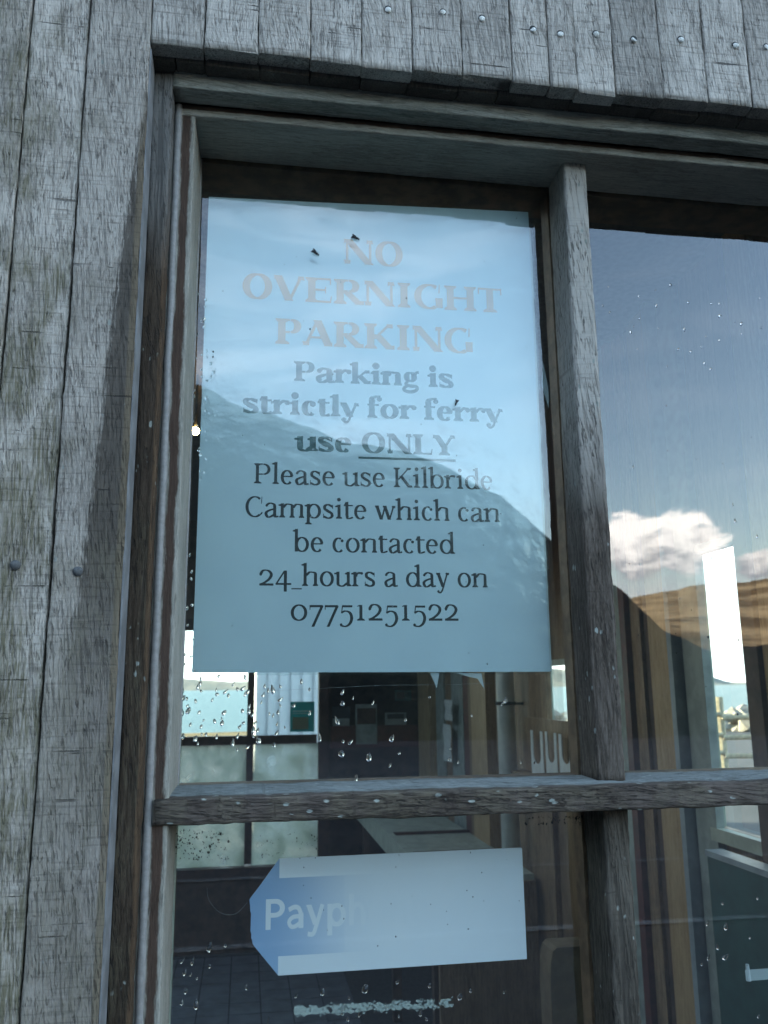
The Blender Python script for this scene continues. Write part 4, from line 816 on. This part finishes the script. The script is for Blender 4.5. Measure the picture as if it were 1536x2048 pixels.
# low rocks and wall seen through the left pane
# ---------------------------------------------------------------- roof, with an unseen skylight added to brighten the room
tag(box('added_skylight', M['glass_far'], None, SX0-.05, SX1+.05, SY0-.05, SY1+.05, 3.102, 3.108), 'large flat skylight added over the left of the room to brighten it, out of the frame', 'skylight')
tag(ring_boxes(MB(), -5.1, 1.25, -.04, 4.98, 2.625, 3.1).build('roof', M['grime']), 'dark flat roof over the waiting room', 'roof')
# ---------------------------------------------------------------- rain on the glass
def drop_mesh(seed):
    rnd = random.Random(seed); bm = bmesh.new(); bmesh.ops.create_icosphere(bm, subdivisions=3, radius=1)
    tail = rnd.uniform(0, .9); sk = rnd.uniform(-.5, .5)
    for v in bm.verts:
        x, y, z = v.co; nz = 1+.12*mnoise.noise(Vector((x*1.5+seed, y*1.5, z*1.5)))
        wz = (1 - .45*max(0, z)*tail*1.3); x2 = x*wz*nz; z2 = z*nz*(1+tail*max(0, z)*.9); x2 += sk*max(0, z)*tail
        v.co = (x2, (y if y < 0 else y*.12)*.66, z2)
    me = bpy.data.meshes.new('raindrop'); bm.to_mesh(me); bm.free(); me.polygons.foreach_set('use_smooth', [True]*len(me.polygons)); me.materials.append(M['water']); return me
DM = [drop_mesh(k) for k in range(7)]
rnd = random.Random(21); spots = []
def cluster(n, x0, x1, y0, y1, r0, r1, zone):
    for _ in range(n):
        for _t in range(20):
            px, py = rnd.uniform(x0, x1), rnd.uniform(y0, y1)
            if all(abs(px-q[0])+abs(py-q[1]) > 9 for q in spots): break
        spots.append((px, py, rnd.uniform(r0, r1)*(1 if rnd.random() < .8 else 1.35), zone))
Z1 = ('clear raindrop on the glass beside the left edge of the poster', 'raindrops down the left edge of the upper left pane')
Z2 = ('clear raindrop on the glass just below the poster', 'raindrops below the poster')
Z3 = ('small clear raindrop on the upper part of the right pane', 'raindrops high on the right pane')
Z4 = ('clear raindrop on the glass low beneath the payphone sign', 'raindrops under the payphone sign')
Z5 = ('clear raindrop on the glass low in the lower right pane', 'raindrops on the lower right pane')
Z6 = ('small clear raindrop over the face of the poster', 'raindrops over the poster')
cluster(44, 368, 414, 560, 960, 2.2, 4.0, Z1); cluster(16, 362, 392, 1090, 1350, 2.4, 4.2, Z1); cluster(14, 410, 440, 700, 900, 1.8, 3.2, Z1)
cluster(64, 358, 560, 1352, 1500, 2.6, 4.6, Z2); cluster(16, 560, 760, 1360, 1510, 2.4, 4.2, Z2); cluster(12, 760, 1080, 1370, 1540, 2.2, 3.6, Z2)
cluster(30, 1200, 1530, 560, 740, 1.8, 3.2, Z3); cluster(14, 1240, 1530, 740, 1450, 1.4, 2.4, Z3)
cluster(20, 345, 1060, 1960, 2046, 2.6, 4.6, Z4); cluster(8, 345, 460, 1880, 1960, 2.6, 4.6, Z4); cluster(9, 1290, 1530, 1700, 2040, 2.6, 4.2, Z5); cluster(56, 430, 1060, 500, 1330, .9, 1.9, Z6)
for px, py, r in ((683, 1508, 6.5), (738, 1515, 7.5), (783, 1478, 6.5), (712, 1557, 5), (376, 1422, 6), (366, 1397, 4.5), (392, 2010, 6), (730, 1978, 7), (645, 1985, 6), (1450, 1915, 6)): spots.append((px, py, r, Z2 if py < 1600 else (Z5 if px > 1200 else Z4)))
for px, py, r, zone in spots:
    p = at_y(px, py, .1048); k = .00041*r
    o = bpy.data.objects.new('raindrop', rnd.choice(DM)); COL.objects.link(o); o.location = p; s = k
    o.scale = (s*rnd.uniform(.55, .9), s, s*rnd.uniform(.8, 1.35)); o.rotation_euler = (0, rnd.gauss(.15, .3), 0); tag(o, zone[0], 'raindrop', zone[1])
# specks of dirt, and the old tape marks
def specks(name, label, regions, mat, y, seed, r0=.0003, r1=.0008):
    rn = random.Random(seed); mb = MB()
    for n, x0, x1, y0, y1 in regions:
        for _ in range(n):
            p = at_y(rn.uniform(x0, x1), rn.uniform(y0, y1), y); r = rn.uniform(r0, r1)*(1 if rn.random() < .85 else 1.8); K = 5; a0 = rn.uniform(0, 6); st = rn.uniform(.5, 1)
            V = [(p.x+r*st*math.cos(a0+i*6.283/K)*rn.uniform(.6, 1.2), y, p.z+r*math.sin(a0+i*6.283/K)*rn.uniform(.6, 1.2)) for i in range(K)]; V.append((p.x, y-r*.5, p.z))
            mb.add(V, [(i, (i+1) % K, K) for i in range(K)]+[tuple(range(K))[::-1]])
    o = mb.build(name, mat, None); tag(o, label, 'dirt', None, 'stuff')
specks('dirt_specks', 'black specks of dirt scattered on the glass and under the transom', [(150, 345, 460, 1660, 1720), (50, 520, 640, 1665, 1720), (60, 1050, 1165, 1632, 1650), (40, 420, 1050, 400, 1330), (25, 600, 1050, 1700, 1900), (20, 1240, 1500, 1100, 1500), (40, 1200, 1500, 340, 365)], M['grime'], .1048, 5)
tp = thing('tape_mark', (.13, .1047, 1.27), 'patchy horizontal strip of old adhesive low on the glass under the sign', 'tape mark')
rn = random.Random(9); mb = MB()
for k in range(1500):
    u = rn.random()**1.25; px = 590+315*u; py = 2022-16*u+(rn.uniform(-8, 8) if rn.random() < .85 else rn.uniform(-12, 12))
    if mnoise.noise(Vector((px*.06, py*.11, 0))) > .10+.25*(1-u): continue
    p = at_y(px, py, .1047); r = rn.uniform(.0004, .0011); K = 6; a0 = rn.uniform(0, 6)
    yv = .10465+rn.uniform(0, .00015); V = [(p.x+r*1.3*math.cos(a0+i*6.283/K)*rn.uniform(.6, 1.2), yv, p.z+r*math.sin(a0+i*6.283/K)*rn.uniform(.6, 1.2)) for i in range(K)]
    mb.add(V, [tuple(range(K))])
mb.build('residue', M['residue'], tp)
tk = thing('tape_strip', (.4, .1047, 1.285), 'white torn tape strip at the right edge of the lower right pane', 'tape')
a, b = at_y(1492, 1962, .1095), at_y(1560, 1935, .1095); MB().box(a.x, b.x, .1092, .1095, a.z, b.z).build('strip', M['tape'], tk)
a, b = at_y(1490, 1962, .1095), at_y(1502, 1928, .1095); MB().tube(((a.x+b.x)/2, .1097, a.z), ((a.x+b.x)/2, .1097, b.z), .0022, .0014, 8).build('blob', M['tape'], tk)
# flies lying on the top of the poster sheet
def fly(px, py, s, rot, label):
    p = at_y(px, py, .1046); th = thing('fly', p, label, 'fly'); q = Matrix.Rotation(rot, 3, 'Y'); 
    def ell(name, c, r, mat=M['fly'], sub=2):
        bm = bmesh.new(); bmesh.ops.create_icosphere(bm, subdivisions=sub, radius=1); 
        for v in bm.verts: v.co = q @ Vector((c[0]+v.co.x*r[0], c[1]+v.co.y*r[1], c[2]+v.co.z*r[2]))*s
        me = bpy.data.meshes.new(name); bm.to_mesh(me); bm.free(); me.polygons.foreach_set('use_smooth', [True]*len(me.polygons)); me.materials.append(mat); o = bpy.data.objects.new(name, me); COL.objects.link(o); o.parent = th
    ell('abdomen', (-.5, -.35, 0), (.75, .35, .38)); ell('thorax', (.35, -.4, 0), (.45, .38, .36)); ell('head', (.95, -.35, 0), (.24, .26, .3))
    for sg_ in (1, -1):
        V = [Vector(v)*s for v in [(.3, -.6, .1*sg_), (-.2, -.7, .45*sg_), (-1.1, -.55, .75*sg_), (-1.35, -.5, .5*sg_), (-.9, -.55, .2*sg_)]]; V = [q @ v for v in V]
        obj('wing', [v+p for v in V]+[v+p+Vector((0, .00003, 0)) for v in V], [(0, 1, 2, 3, 4), (9, 8, 7, 6, 5)], M['fly'], th)
    mb = MB()
    for sg_ in (1, -1):
        for k in (-.2, .2, .6): 
            A = q @ Vector((k, -.3, .25*sg_))*s; B = q @ Vector((k+.1, -.1, .85*sg_))*s; mb.tube(A+p, B+p, s*.05, s*.03, 4)
    mb.build('legs', M['fly'], th)
fly(631, 507, .0032, .6, 'dark fly on the poster, lower left of the word NO'); fly(711, 477, .0032, .35, 'dark fly on the top left of the letter N'); fly(912, 806, .0024, 1.9, 'small spiky dead fly over the word ferry')
# cobweb threads
def thread(pts, r, y, label, name='cobweb_thread'):
    q = _cr(pts, 8); mb = MB(); P = [at_y(a, b, y) for a, b in q]
    for a, b in zip(P, P[1:]): mb.tube(a, b, r, r, 4, False)
    tag(mb.build(name, M['web'], None), label, 'cobweb')
M['web'] = simple('cobweb', (.35, .35, .33), .8)
thread([(414, 1775), (418, 1800), (440, 1825), (470, 1828), (495, 1805)], .00008, .1120, 'fine looped cobweb thread left of the payphone sign')
thread([(545, 1381), (640, 1377), (760, 1371), (900, 1369), (985, 1366)], .00008, .1120, 'fine level cobweb thread across the glass below the poster')
thread([(382, 318), (392, 300), (410, 292), (436, 288)], .00010, .085, 'wisp of cobweb in the top left corner of the window frame')
